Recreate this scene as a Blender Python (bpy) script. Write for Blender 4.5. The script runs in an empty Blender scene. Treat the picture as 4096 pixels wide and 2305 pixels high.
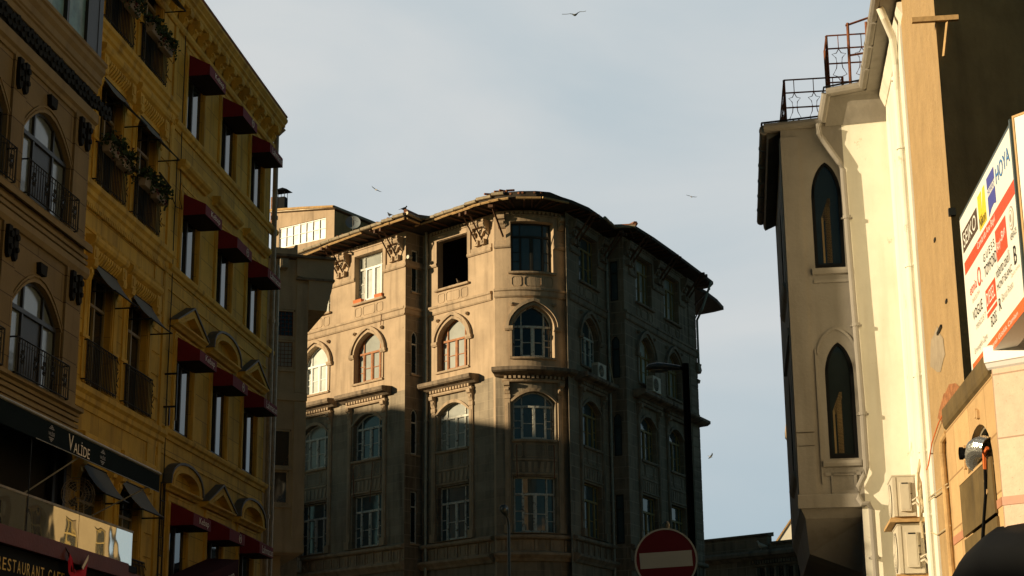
import bpy, bmesh, math, random
import numpy as np
from math import sin, cos, pi, radians, sqrt, atan2, hypot
from mathutils import Matrix, Vector
random.seed(7)
C = bpy.context.scene.collection
sc = bpy.context.scene
# ---------------------------------------------------------------- camera
CAMH = 1.6; PITCH = radians(15.235); ROLL = radians(0.6026)
cd = bpy.data.cameras.new('camera'); cam = bpy.data.objects.new('camera', cd); C.objects.link(cam)
cd.sensor_width = 36; cd.lens = 36*6952.9/4096; cd.clip_start = .1; cd.clip_end = 5000
R1 = Matrix(((1,0,0),(0,-sin(PITCH),cos(PITCH)),(0,cos(PITCH),sin(PITCH))))
R2 = Matrix(((cos(ROLL),-sin(ROLL),0),(sin(ROLL),cos(ROLL),0),(0,0,1)))
Rm = R2 @ R1                                   # world -> (right, up, forward)
Mw = Rm.transposed() @ Matrix(((1,0,0),(0,1,0),(0,0,-1)))
cam.matrix_world = Matrix.Translation((0,0,CAMH)) @ Mw.to_4x4()
sc.camera = cam
# ---------------------------------------------------------------- world, sun, exposure
SUN_BEAR, SUN_EL = 253.0, 10.5
w = bpy.data.worlds.new('World'); sc.world = w; w.use_nodes = True
nt = w.node_tree; nt.nodes.clear()
def N(t, k, **kw):
    n = t.nodes.new(k)
    for a, b in kw.items(): setattr(n, a, b)
    return n
out = N(nt,'ShaderNodeOutputWorld'); bg = N(nt,'ShaderNodeBackground')
sky = N(nt,'ShaderNodeTexSky'); sky.sky_type = 'NISHITA'; sky.sun_disc = False
sky.sun_elevation = radians(SUN_EL); sky.sun_rotation = radians(SUN_BEAR)
sky.air_density = 1.0; sky.dust_density = .5; sky.ozone_density = 1.3
tc = N(nt,'ShaderNodeTexCoord'); mp = N(nt,'ShaderNodeMapping'); mp.inputs['Scale'].default_value = (1.0,1.0,2.6)
mp.inputs['Rotation'].default_value = (0,radians(8),radians(20))
ns = N(nt,'ShaderNodeTexNoise'); ns.inputs['Scale'].default_value = 2.6; ns.inputs['Detail'].default_value = 6; ns.inputs['Roughness'].default_value = .52
ns.inputs['Distortion'].default_value = .4
rp = N(nt,'ShaderNodeMapRange'); rp.inputs[1].default_value = .33; rp.inputs[2].default_value = .62; rp.inputs[3].default_value = .5; rp.inputs[4].default_value = 1.0
mx = N(nt,'ShaderNodeMix', data_type='RGBA')
sep = N(nt,'ShaderNodeSeparateXYZ'); zr = N(nt,'ShaderNodeMapRange')
zr.inputs[1].default_value = .08; zr.inputs[2].default_value = .24; zr.inputs[3].default_value = .12; zr.inputs[4].default_value = 1
zr2 = N(nt,'ShaderNodeMapRange'); zr2.inputs[1].default_value = .45; zr2.inputs[2].default_value = .8; zr2.inputs[3].default_value = 1; zr2.inputs[4].default_value = .1
mul = N(nt,'ShaderNodeMath', operation='MULTIPLY'); mul2 = N(nt,'ShaderNodeMath', operation='MULTIPLY'); mul3 = N(nt,'ShaderNodeMath', operation='MULTIPLY')
yr = N(nt,'ShaderNodeMapRange', interpolation_type='SMOOTHSTEP'); yr.inputs[1].default_value = .45; yr.inputs[2].default_value = .88; yr.inputs[3].default_value = .0; yr.inputs[4].default_value = 1
nt.links.new(tc.outputs['Generated'], mp.inputs[0]); nt.links.new(mp.outputs[0], ns.inputs['Vector'])
nt.links.new(ns.outputs['Fac'], rp.inputs[0])
nt.links.new(tc.outputs['Generated'], sep.inputs[0]); nt.links.new(sep.outputs['Z'], zr.inputs[0]); nt.links.new(sep.outputs['Z'], zr2.inputs[0]); nt.links.new(sep.outputs['Y'], yr.inputs[0])
nt.links.new(rp.outputs[0], mul.inputs[0]); nt.links.new(zr.outputs[0], mul.inputs[1])
nt.links.new(yr.outputs[0], mul2.inputs[0]); nt.links.new(zr2.outputs[0], mul2.inputs[1])
cl = N(nt,'ShaderNodeMix', data_type='RGBA'); nt.links.new(mul.outputs[0], cl.inputs[0]); cl.inputs[6].default_value = (5.0,7.1,8.4,1); cl.inputs[7].default_value = (9.7,10.1,10.2,1)
dim = N(nt,'ShaderNodeMix', data_type='RGBA', blend_type='MULTIPLY'); dim.inputs[0].default_value = 1; dim.inputs[7].default_value = (.28,.48,.49,1)
nt.links.new(sky.outputs[0], dim.inputs[6])
nt.links.new(mul2.outputs[0], mx.inputs[0]); nt.links.new(dim.outputs[2], mx.inputs[6]); nt.links.new(cl.outputs[2], mx.inputs[7])
nt.links.new(mx.outputs[2], bg.inputs[0]); bg.inputs[1].default_value = .05
nt.links.new(bg.outputs[0], out.inputs[0])
ld = bpy.data.lights.new('sun','SUN'); ld.energy = 5.0; ld.angle = radians(.5); ld.color = (1,.80,.52)
sun = bpy.data.objects.new('sun', ld); C.objects.link(sun)
sd = Vector((sin(radians(SUN_BEAR))*cos(radians(SUN_EL)), cos(radians(SUN_BEAR))*cos(radians(SUN_EL)), sin(radians(SUN_EL))))
sun.rotation_euler = sd.to_track_quat('Z','Y').to_euler(); sun.location = (-40,-10,40)
sc.view_settings.view_transform = 'Standard'; sc.view_settings.look = 'None'; sc.view_settings.exposure = 0.4; sc.view_settings.gamma = 1
sc.render.engine = 'CYCLES'

# ---------------------------------------------------------------- materials
def mat(name, col, rough=.85, var=.18, scale=1.3, bump=.25, streak=0., streak_col=(.03,.025,.02), brick=None, metal=0., spec=.3, fine=18, emis=None, wear=None):
    m = bpy.data.materials.new(name); m.use_nodes = True; t = m.node_tree
    b = t.nodes['Principled BSDF']; b.inputs['Roughness'].default_value = rough; b.inputs['Metallic'].default_value = metal
    b.inputs['Specular IOR Level'].default_value = spec
    L = t.links.new
    tc = N(t,'ShaderNodeTexCoord')
    n1 = N(t,'ShaderNodeTexNoise'); n1.inputs['Scale'].default_value = scale; n1.inputs['Detail'].default_value = 8; n1.inputs['Roughness'].default_value = .65
    L(tc.outputs['Object'], n1.inputs['Vector'])
    r = N(t,'ShaderNodeMapRange'); r.inputs[1].default_value = .3; r.inputs[2].default_value = .7
    L(n1.outputs['Fac'], r.inputs[0])
    m1 = N(t,'ShaderNodeMix', data_type='RGBA')
    c1 = [c*(1-var) for c in col]; c2 = [min(1,c*(1+var*.8)) for c in col]
    m1.inputs[6].default_value = (*c1,1); m1.inputs[7].default_value = (*c2,1); L(r.outputs[0], m1.inputs[0])
    cur = m1.outputs[2]
    if streak:
        mp = N(t,'ShaderNodeMapping'); mp.inputs['Scale'].default_value = (2.2,2.2,.22); L(tc.outputs['Object'], mp.inputs[0])
        n2 = N(t,'ShaderNodeTexNoise'); n2.inputs['Scale'].default_value = 1.6; n2.inputs['Detail'].default_value = 6; L(mp.outputs[0], n2.inputs['Vector'])
        r2 = N(t,'ShaderNodeMapRange'); r2.inputs[1].default_value = .5; r2.inputs[2].default_value = .75; r2.inputs[3].default_value = 0; r2.inputs[4].default_value = streak
        L(n2.outputs['Fac'], r2.inputs[0])
        m2 = N(t,'ShaderNodeMix', data_type='RGBA'); L(r2.outputs[0], m2.inputs[0]); L(cur, m2.inputs[6]); m2.inputs[7].default_value = (*streak_col,1); cur = m2.outputs[2]
    if wear:
        n4 = N(t,'ShaderNodeTexNoise'); n4.inputs['Scale'].default_value = wear[1]; n4.inputs['Detail'].default_value = 9; n4.inputs['Roughness'].default_value = .7
        L(tc.outputs['Object'], n4.inputs['Vector'])
        r4 = N(t,'ShaderNodeMapRange'); r4.inputs[1].default_value = wear[2]; r4.inputs[2].default_value = wear[2]+.04; L(n4.outputs['Fac'], r4.inputs[0])
        m4 = N(t,'ShaderNodeMix', data_type='RGBA'); L(r4.outputs[0], m4.inputs[0]); L(cur, m4.inputs[6]); m4.inputs[7].default_value = (*wear[0],1); cur = m4.outputs[2]
    h = None
    n3 = N(t,'ShaderNodeTexNoise'); n3.inputs['Scale'].default_value = fine; n3.inputs['Detail'].default_value = 5; L(tc.outputs['Object'], n3.inputs['Vector'])
    h = n3.outputs['Fac']
    if brick:
        bw, bh, mort, jc, off, js = brick
        uv = N(t,'ShaderNodeUVMap')
        bt = N(t,'ShaderNodeTexBrick'); bt.offset = off; bt.inputs['Scale'].default_value = 1
        bt.inputs['Brick Width'].default_value = bw; bt.inputs['Row Height'].default_value = bh; bt.inputs['Mortar Size'].default_value = mort
        bt.inputs['Mortar Smooth'].default_value = .2
        bt.inputs['Color1'].default_value = (.82,.82,.82,1); bt.inputs['Color2'].default_value = (1.1,1.1,1.1,1); bt.inputs['Mortar'].default_value = (1,1,1,1)
        L(uv.outputs[0], bt.inputs['Vector'])
        m3 = N(t,'ShaderNodeMix', data_type='RGBA', blend_type='MULTIPLY'); m3.inputs[0].default_value = .8; L(cur, m3.inputs[6]); L(bt.outputs['Color'], m3.inputs[7])
        jm = N(t,'ShaderNodeMath', operation='MULTIPLY'); L(bt.outputs['Fac'], jm.inputs[0]); jm.inputs[1].default_value = js
        m5 = N(t,'ShaderNodeMix', data_type='RGBA'); L(jm.outputs[0], m5.inputs[0]); L(m3.outputs[2], m5.inputs[6]); m5.inputs[7].default_value = (*jc,1); cur = m5.outputs[2]
        ma = N(t,'ShaderNodeMath', operation='MULTIPLY_ADD'); L(bt.outputs['Fac'], ma.inputs[0]); ma.inputs[1].default_value = -3; L(h, ma.inputs[2]); h = ma.outputs[0]
    L(cur, b.inputs['Base Color'])
    if bump:
        bp = N(t,'ShaderNodeBump'); bp.inputs['Strength'].default_value = bump; bp.inputs['Distance'].default_value = .02
        L(h, bp.inputs['Height']); L(bp.outputs[0], b.inputs['Normal'])
    if emis:
        b.inputs['Emission Color'].default_value = (*emis[0],1); b.inputs['Emission Strength'].default_value = emis[1]
    return m
def glass(name, col, rough=.06, spec=.6, var=.3, metal=0, wob=.12):
    m = mat(name, col, rough=rough, var=var, scale=.9, bump=0, spec=spec, metal=metal)
    t = m.node_tree; tc = t.nodes.new('ShaderNodeTexCoord')
    n = t.nodes.new('ShaderNodeTexNoise'); n.inputs['Scale'].default_value = 1.6; n.inputs['Detail'].default_value = 1
    t.links.new(tc.outputs['Object'], n.inputs['Vector'])
    bp = t.nodes.new('ShaderNodeBump'); bp.inputs['Strength'].default_value = wob; bp.inputs['Distance'].default_value = .05
    t.links.new(n.outputs['Fac'], bp.inputs['Height']); t.links.new(bp.outputs[0], t.nodes['Principled BSDF'].inputs['Normal'])
    return m
M = dict(
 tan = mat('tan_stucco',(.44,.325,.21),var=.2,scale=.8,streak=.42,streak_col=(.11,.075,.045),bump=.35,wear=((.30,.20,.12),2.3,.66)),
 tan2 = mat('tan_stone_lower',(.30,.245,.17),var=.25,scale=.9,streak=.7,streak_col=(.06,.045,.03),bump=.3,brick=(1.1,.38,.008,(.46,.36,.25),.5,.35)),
 trim = mat('tan_trim',(.42,.31,.20),var=.2,scale=2,streak=.55,streak_col=(.08,.06,.04),bump=.3),
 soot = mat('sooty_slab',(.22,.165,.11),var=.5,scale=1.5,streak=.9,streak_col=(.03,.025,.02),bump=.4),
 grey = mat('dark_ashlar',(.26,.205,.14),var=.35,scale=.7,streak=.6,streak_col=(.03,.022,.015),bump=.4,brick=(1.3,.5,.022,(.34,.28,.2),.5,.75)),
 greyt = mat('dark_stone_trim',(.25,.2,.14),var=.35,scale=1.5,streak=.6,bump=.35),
 yel = mat('yellow_render',(.62,.385,.055),var=.2,scale=.9,streak=.62,streak_col=(.2,.12,.03),bump=.3,brick=(1.35,.56,.008,(.17,.1,.025),.5,.8)),
 yelt = mat('yellow_trim',(.64,.40,.06),var=.2,scale=1.5,streak=.65,streak_col=(.2,.12,.03),bump=.25),
 lead = mat('lead_flashing',(.10,.10,.085),rough=.6,var=.3,bump=.2),
 brn = mat('brown_render',(.24,.172,.072),var=.12,scale=1,streak=.3,streak_col=(.1,.06,.03),bump=.25,brick=(2.3,.52,.010,(.06,.035,.015),.5,.9)),
 brnt = mat('brown_trim',(.26,.188,.08),var=.12,scale=1.2,streak=.3,streak_col=(.1,.06,.03),bump=.2),
 dkbrn = mat('dark_bronze_relief',(.016,.015,.010),spec=.08,rough=.8,var=.3),
 iron = mat('black_iron',(.012,.014,.013),rough=.5,var=.3,bump=.1),
 rust = mat('rusty_iron',(.20,.07,.03),rough=.8,var=.5,scale=9,bump=.3),
 wfr = mat('weathered_white_wood',(.62,.61,.53),var=.25,scale=5,streak=.35,bump=.5,wear=((.13,.10,.07),7,.56)),
 wfw = mat('white_upvc',(.80,.80,.76),rough=.4,var=.04,bump=.05),
 wor = mat('varnished_orange_wood',(.34,.13,.04),rough=.6,var=.4,scale=6,bump=.3,wear=((.5,.42,.3),8,.62)),
 wdk = mat('dark_window_frame',(.035,.033,.026),rough=.5,var=.3,bump=.1),
 wyl = mat('ochre_window_frame',(.27,.2,.07),rough=.6,var=.2,bump=.1),
 gsk = glass('clear_reflecting_glass',(.02,.03,.03),rough=.03,spec=1.0,wob=.02),
 gmd = glass('grey_green_glass',(.15,.175,.155),rough=.15,spec=.5,var=.3),
 gdk = glass('dark_glass',(.012,.018,.02),rough=.04,spec=.5),
 gbl = glass('blue_grey_glass',(.06,.085,.09),rough=.08,spec=.7),
 ggr = glass('curtained_glass',(.28,.29,.25),rough=.25,spec=.5,var=.25),
 gcr = glass('white_curtain_glass',(.50,.53,.48),rough=.3,spec=.5,var=.3),
 mir = glass('mirror_glass_panel',(.95,.88,.74),rough=.015,spec=.5,metal=.9,var=.03,wob=.06),
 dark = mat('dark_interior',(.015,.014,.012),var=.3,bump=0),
 tile = mat('terracotta_tile',(.30,.12,.06),var=.4,scale=4,bump=.5,wear=((.12,.09,.06),3,.55)),
 soff = mat('dark_timber_soffit',(.055,.042,.028),var=.5,scale=1.2,bump=.5,wear=((.2,.13,.06),1.2,.66)),
 timb = mat('brown_timber',(.10,.045,.02),rough=.7,var=.3,bump=.3),
 wdl = mat('weathered_light_timber',(.5,.32,.14),var=.3,scale=5,bump=.3),
 gut = mat('old_gutter_metal',(.33,.27,.18),rough=.5,var=.35,scale=5,metal=.3,bump=.2),
 zinc = mat('zinc_pipe',(.34,.33,.27),rough=.5,var=.25,scale=4,metal=.3,bump=.15),
 red = mat('red_canvas',(.16,.010,.016),rough=.8,var=.15,bump=.2,fine=60),
 redu = mat('dark_canvas_lining',(.02,.012,.014),var=.2,bump=.1),
 gcan = mat('grey_canvas',(.13,.135,.12),rough=.8,var=.12,bump=.2,fine=60),
 ncan = mat('navy_canvas',(.004,.009,.009),spec=.08,rough=.85,var=.2,bump=.2,fine=60),
 let = mat('cream_lettering',(.88,.78,.62),bump=0,var=.05),
 brass = mat('brass_letters',(.95,.60,.10),rough=.3,metal=.5,bump=0,var=.2),
 dred = mat('dark_red_fascia',(.12,.025,.012),rough=.5,var=.2),
 greyb = mat('grey_brown_render',(.44,.34,.22),var=.15,scale=.8,streak=.35,bump=.3),
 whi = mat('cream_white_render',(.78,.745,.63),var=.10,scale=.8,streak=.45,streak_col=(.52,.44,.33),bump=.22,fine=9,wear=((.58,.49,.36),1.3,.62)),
 whi2 = mat('shaded_cream_render',(.28,.255,.215),var=.14,scale=1.2,streak=.5,streak_col=(.15,.13,.10),bump=.25,wear=((.2,.17,.13),2.6,.68)),  # darker copy of the cream render, the oriel's shade put into its colour
 och = mat('ochre_rough_render',(.41,.275,.13),var=.14,scale=2.5,streak=.25,streak_col=(.3,.18,.07),bump=1.0,fine=16,wear=((.40,.31,.2),1.1,.70)),
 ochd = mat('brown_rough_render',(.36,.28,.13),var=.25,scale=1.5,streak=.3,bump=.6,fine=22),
 gran = mat('pink_granite',(.62,.42,.29),rough=.55,var=.14,scale=9,bump=.15,fine=60,wear=((.36,.24,.16),34,.60)),
 ston = mat('shop_limestone',(.55,.36,.17),var=.12,scale=3,bump=.4,fine=30,streak=.25,streak_col=(.25,.15,.07)),
 ovw = mat('bright_white_paint',(.88,.86,.82),rough=.5,var=.05,bump=.05),
 acw = mat('ac_casing',(.60,.54,.42),rough=.55,var=.1,bump=.05),
 blk = mat('matte_black',(.005,.0055,.006),spec=.12,rough=.7,var=.2,bump=.05),
 foil = mat('aluminium_foil',(.85,.84,.78),rough=.22,metal=.9,var=.05,bump=.3,fine=40),
 leaf = mat('geranium_leaves',(.035,.06,.02),var=.5,scale=9,bump=0),
 leafr = mat('dried_flowers',(.12,.035,.03),var=.5,scale=9,bump=0),
 pot = mat('planter_plastic',(.30,.24,.17),var=.2,bump=.1),
 terr = mat('terracotta_trough',(.55,.17,.06),var=.12,bump=.1),
 asp = mat('asphalt',(.05,.048,.045),var=.3,scale=2,bump=.4),
 pave = mat('paving',(.16,.14,.12),var=.2,scale=2,bump=.3,brick=(.4,.4,.01,(.07,.06,.05),0,.9)),
 lamp = mat('lamp_housing',(.07,.09,.085),rough=.4,var=.15,bump=0),
 glsl = mat('lamp_lens',(.12,.14,.13),rough=.15,var=.1,bump=0,spec=.6),
 sred = mat('sign_red',(.12,.008,.018),rough=.4,var=.08,bump=0),
 swh = mat('sign_white',(.42,.46,.44),rough=.45,var=.08,bump=0),
 bw = mat('board_white',(.84,.83,.74),rough=.45,var=.03,bump=0),
 bred = mat('board_red',(.75,.085,.03),rough=.45,var=.04,bump=0),
 borg = mat('board_orange',(.80,.15,.04),rough=.45,var=.04,bump=0),
 bblk = mat('board_black',(.03,.025,.02),rough=.45,var=.1,bump=0),
 bbrn = mat('board_brown',(.09,.055,.03),rough=.45,var=.1,bump=0),
 byel = mat('board_yellow',(.85,.62,.03),rough=.45,var=.05,bump=0),
 bblu = mat('board_blue',(.07,.08,.34),rough=.45,var=.05,bump=0),
 bcya = mat('board_light_blue',(.06,.22,.5),rough=.45,var=.05,bump=0),
 bpnk = mat('board_faded_pink',(.72,.42,.33),rough=.45,var=.05,bump=0),
 bgry = mat('board_grey',(.4,.36,.3),rough=.45,var=.05,bump=0),
 flag = mat('red_flag',(.5,.01,.03),rough=.8,var=.1,bump=.1),
 gwh = mat('white_feathers',(.62,.55,.42),var=.1,bump=0),
 ggy = mat('grey_feathers',(.09,.1,.095),var=.2,bump=0),
 pgn = mat('dark_feathers',(.03,.035,.04),var=.3,bump=0),
 opan = mat('olive_metal_panel',(.15,.105,.045),rough=.55,var=.3,scale=2,streak=.5,bump=.15),
 cabo = mat('orange_cable',(.7,.17,.04),bump=0), cabw = mat('pale_cable',(.55,.45,.28),bump=0), cabk = mat('black_cable',(.02,.02,.02),bump=0),
 dish = mat('dish_grey',(.22,.25,.26),rough=.5,var=.08,bump=0),
 brik = mat('brick_stack',(.33,.15,.07),var=.4,scale=6,bump=.5,brick=(.25,.08,.012,(.3,.25,.18),.5,.7)),
)
# ---------------------------------------------------------------- frames
class Fr:
    def __init__(s, x, y, b, n=0):
        b = radians(b) if not isinstance(b, tuple) else 0
        s.d = (sin(b), cos(b)); s.n = (cos(b), -sin(b)); s.o = (x+s.n[0]*n, y+s.n[1]*n); s.b = b
    def P(s, a, n, z): return (s.o[0]+s.d[0]*a+s.n[0]*n, s.o[1]+s.d[1]*a+s.n[1]*n, z)
    def off(s, n, a=0):
        f = Fr(0,0,0); f.d = s.d; f.n = s.n; f.b = s.b; f.o = (s.o[0]+s.n[0]*n+s.d[0]*a, s.o[1]+s.n[1]*n+s.d[1]*a); return f
    curved = False
class ArcFr:
    curved = True
    def __init__(s, A, B, sag):
        c = (B[0]-A[0], B[1]-A[1]); L = hypot(*c); s.R = (L*L/4+sag*sag)/(2*sag)
        u = (c[0]/L, c[1]/L); nn = (u[1], -u[0]); m = ((A[0]+B[0])/2, (A[1]+B[1])/2)
        s.C = (m[0]+nn[0]*(sag-s.R), m[1]+nn[1]*(sag-s.R))
        s.a0 = atan2(A[1]-s.C[1], A[0]-s.C[0]); s.a1 = atan2(B[1]-s.C[1], B[0]-s.C[0]); s.len = s.R*abs(s.a1-s.a0)
    def P(s, a, n, z):
        t = s.a0 + a/s.R; r = s.R+n
        return (s.C[0]+r*cos(t), s.C[1]+r*sin(t), z)
    def b_at(s, a): return s.a0 + a/s.R
# ---------------------------------------------------------------- mesh builder
class MB:
    def __init__(s): s.v = []; s.l = []; s.f = []
    def vt(s, fr, a, n, z): s.v.append(fr.P(a,n,z)); s.l.append((a,n,z)); return len(s.v)-1
    def w(s, p): s.v.append(tuple(p)); s.l.append(tuple(p)); return len(s.v)-1
    def face(s, *i): s.f.append(tuple(i)); return s
    def cuts(s, fr, a0, a1):
        if not fr.curved: return [a0,a1]
        k = max(1, int(math.ceil((a1-a0)/.22))); return [a0+(a1-a0)*i/k for i in range(k+1)]
    def box(s, fr, a0, a1, n0, n1, z0, z1):
        cs = s.cuts(fr,a0,a1); prev = None
        for i, a in enumerate(cs):
            r = [s.vt(fr,a,n0,z0), s.vt(fr,a,n1,z0), s.vt(fr,a,n1,z1), s.vt(fr,a,n0,z1)]
            if i == 0: s.face(*r)
            if prev:
                for k in range(4): s.face(prev[k], r[k], r[(k+1)%4], prev[(k+1)%4])
            prev = r
        s.face(*prev[::-1]); return s
    def prof(s, fr, pts, a0, a1):               # pts: (n,z) outline extruded along s
        cs = s.cuts(fr,a0,a1); prev = None; m = len(pts)
        for i, a in enumerate(cs):
            r = [s.vt(fr,a,n,z) for n,z in pts]
            if i == 0: s.face(*r)
            if prev:
                for k in range(m): s.face(prev[k], r[k], r[(k+1)%m], prev[(k+1)%m])
            prev = r
        s.face(*prev[::-1]); return s
    def ext(s, fr, pts, n0, n1):                # pts: (s,z) outline extruded along n
        A = [s.vt(fr,a,n0,z) for a,z in pts]; B = [s.vt(fr,a,n1,z) for a,z in pts]; m = len(pts)
        s.face(*A); s.face(*B[::-1])
        for k in range(m): s.face(A[k], A[(k+1)%m], B[(k+1)%m], B[k])
        return s
    def strip(s, fr, inn, outr, n0, n1):        # band between two open outlines
        m = len(inn)
        g = [[s.vt(fr,inn[i][0],n0,inn[i][1]), s.vt(fr,inn[i][0],n1,inn[i][1]), s.vt(fr,outr[i][0],n1,outr[i][1]), s.vt(fr,outr[i][0],n0,outr[i][1])] for i in range(m)]
        for i in range(m-1):
            for k in range(4): s.face(g[i][k], g[i+1][k], g[i+1][(k+1)%4], g[i][(k+1)%4])
        s.face(*g[0]); s.face(*g[-1][::-1]); return s
    def tube(s, pts, r, k=6, r1=None, cap=True):
        pts = [Vector(p) for p in pts]; prev = None; m = len(pts)
        for i, p in enumerate(pts):
            t = (pts[min(i+1,m-1)]-pts[max(i-1,0)]).normalized()
            u = t.cross(Vector((0,0,1)));
            if u.length < .05: u = t.cross(Vector((0,1,0)))
            u.normalize(); vv = t.cross(u)
            rr = r if r1 is None else r+(r1-r)*i/(m-1)
            ring = [s.w(p+u*rr*cos(2*pi*j/k)+vv*rr*sin(2*pi*j/k)) for j in range(k)]
            if prev:
                for j in range(k): s.face(prev[j], prev[(j+1)%k], ring[(j+1)%k], ring[j])
            elif cap: s.face(*ring)
            prev = ring
        if cap: s.face(*prev[::-1])
        return s
    def bar(s, fr, p, q, r):                    # square-ish bar between frame points
        return s.tube([fr.P(*p), fr.P(*q)], r, 4)
    def poly(s, fr, pts, n):
        s.face(*[s.vt(fr,a,n,z) for a,z in pts]); return s
    def disc(s, fr, a, n, z, r, t=.03, k=20, rz=None):
        rz = rz or r
        return s.ext(fr, [(a+r*cos(2*pi*i/k), z+rz*sin(2*pi*i/k)) for i in range(k)], n, n+t)
    def lathe(s, c, prof, k=16):                # prof (r,z) around vertical axis
        prev = None
        for r, z in prof:
            ring = [s.w((c[0]+r*cos(2*pi*j/k), c[1]+r*sin(2*pi*j/k), c[2]+z)) for j in range(k)]
            if prev:
                for j in range(k): s.face(prev[j], prev[(j+1)%k], ring[(j+1)%k], ring[j])
            prev = ring
        return s
def pieces(mb):
    """split a builder into far-apart pieces, so that each becomes a part of its own"""
    n = len(mb.v); par = list(range(n))
    def find(i):
        while par[i] != i: par[i] = par[par[i]]; i = par[i]
        return i
    for f in mb.f:
        a = find(f[0])
        for i in f[1:]: par[find(i)] = a
    used = sorted({i for f in mb.f for i in f}); roots = sorted({find(i) for i in used}); k = len(roots)
    if k < 2 or k > 700: return [mb]
    idx = {r: j for j, r in enumerate(roots)}; lo = np.full((k,3), np.inf); hi = np.full((k,3), -np.inf)
    for i in used:
        j = idx[find(i)]; p = np.array(mb.v[i]); lo[j] = np.minimum(lo[j], p); hi[j] = np.maximum(hi[j], p)
    size = (hi-lo).max(axis=1); gap = np.maximum(0, np.maximum(lo[:,None]-hi[None], lo[None]-hi[:,None]))
    near = np.sqrt((gap**2).sum(axis=2)) <= np.maximum(.02, .49*np.maximum(size[:,None], size[None]))
    g = list(range(k))
    def fg_(i):
        while g[i] != i: g[i] = g[g[i]]; i = g[i]
        return i
    for a, b in zip(*np.nonzero(np.triu(near,1))): g[fg_(int(b))] = fg_(int(a))
    cl = {}
    for f in mb.f: cl.setdefault(fg_(idx[find(f[0])]), []).append(f)
    if len(cl) < 2 or len(cl) > 60: return [mb]
    res = []
    for fs in cl.values():
        q = MB(); mp_ = {}
        for f in fs:
            t = []
            for i in f:
                if i not in mp_: mp_[i] = len(q.v); q.v.append(mb.v[i]); q.l.append(mb.l[i])
                t.append(mp_[i])
            q.f.append(tuple(t))
        res.append(q)
    return res
def obj(name, mb, m, parent=None, smooth=False, loc=None, **props):
    if parent is not None and name not in ('foliage','blossom','lettering'):
        ps = pieces(mb)
        if len(ps) > 1: return [obj1(name, p, m, parent, smooth, loc, **props) for p in ps][0]
    return obj1(name, mb, m, parent, smooth, loc, **props)
def obj1(name, mb, m, parent=None, smooth=False, loc=None, **props):
    root = parent
    while root is not None and root.parent is not None: root = root.parent
    L = Vector(root.location) if root is not None else Vector(loc if loc is not None else (0,0,0))
    me = bpy.data.meshes.new(name)
    me.from_pydata([(v[0]-L[0], v[1]-L[1], v[2]-L[2]) for v in mb.v], [], mb.f)
    uv = me.uv_layers.new(name='UVMap')
    for p in me.polygons:
        p.use_smooth = smooth
        ls = [mb.l[i] for i in p.vertices]
        a, b, c = ls[0], ls[1], ls[-1] if len(ls) > 2 else ls[1]
        nx = (b[1]-a[1])*(c[2]-a[2])-(b[2]-a[2])*(c[1]-a[1]); ny = (b[2]-a[2])*(c[0]-a[0])-(b[0]-a[0])*(c[2]-a[2]); nz = (b[0]-a[0])*(c[1]-a[1])-(b[1]-a[1])*(c[0]-a[0])
        ax = max((abs(ny),1),(abs(nx),0),(abs(nz),2))[1]
        for li, vi in zip(p.loop_indices, p.vertices):
            q = mb.l[vi]; uv.data[li].uv = (q[0],q[2]) if ax == 1 else ((q[1],q[2]) if ax == 0 else (q[0],q[1]))
    bm = bmesh.new(); bm.from_mesh(me); bmesh.ops.recalc_face_normals(bm, faces=bm.faces); bm.to_mesh(me); bm.free()
    me.materials.append(M[m] if isinstance(m,str) else m)
    o = bpy.data.objects.new(name, me); C.objects.link(o)
    if root is not None: o.parent = parent
    else: o.location = L
    for k, v in props.items(): o[k] = v
    return o
def thing(name, label, cat, loc, group=None):
    o = bpy.data.objects.new(name, None); C.objects.link(o); o.location = loc; o.empty_display_size = .3
    o['label'] = label; o['category'] = cat
    if group: o['group'] = group
    return o
def single(name, mb, m, loc, label, cat, group=None, smooth=False):
    o = obj(name, mb, m, None, smooth, loc, label=label, category=cat)
    if group: o['group'] = group
    return o
def text(name, s, m, parent, fr, a, n, z, size, width=None, ext=.01, slant=0, k=None, rot=0, height=None):
    """lettering on a facade: centre (a,z), outward n; width/height force the extents"""
    cu = bpy.data.curves.new('t','FONT'); cu.body = s; cu.size = 1; cu.extrude = 0; cu.shear = slant; cu.resolution_u = 3
    to = bpy.data.objects.new('t', cu); C.objects.link(to)
    dg = bpy.context.evaluated_depsgraph_get(); me = bpy.data.meshes.new_from_object(to.evaluated_get(dg))
    vs = [v.co.copy() for v in me.vertices]; fs = [tuple(p.vertices) for p in me.polygons]
    bpy.data.objects.remove(to); bpy.data.curves.remove(cu); bpy.data.meshes.remove(me)
    if not vs: return None
    x0 = min(v.x for v in vs); x1 = max(v.x for v in vs); y0 = min(v.y for v in vs); y1 = max(v.y for v in vs)
    sx = width/(x1-x0) if width else size; sy = height/(y1-y0) if height else size
    mb = MB(); cr, sr = cos(rot), sin(rot)
    for v in vs:
        X = (v.x-(x0+x1)/2)*sx; Y = (v.y-(y0+y1)/2)*sy
        if k: Y += k*X
        mb.vt(fr, a+X*cr-Y*sr, n, z+X*sr+Y*cr)
    mb.f = fs
    return obj(name, mb, m, parent)
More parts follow.
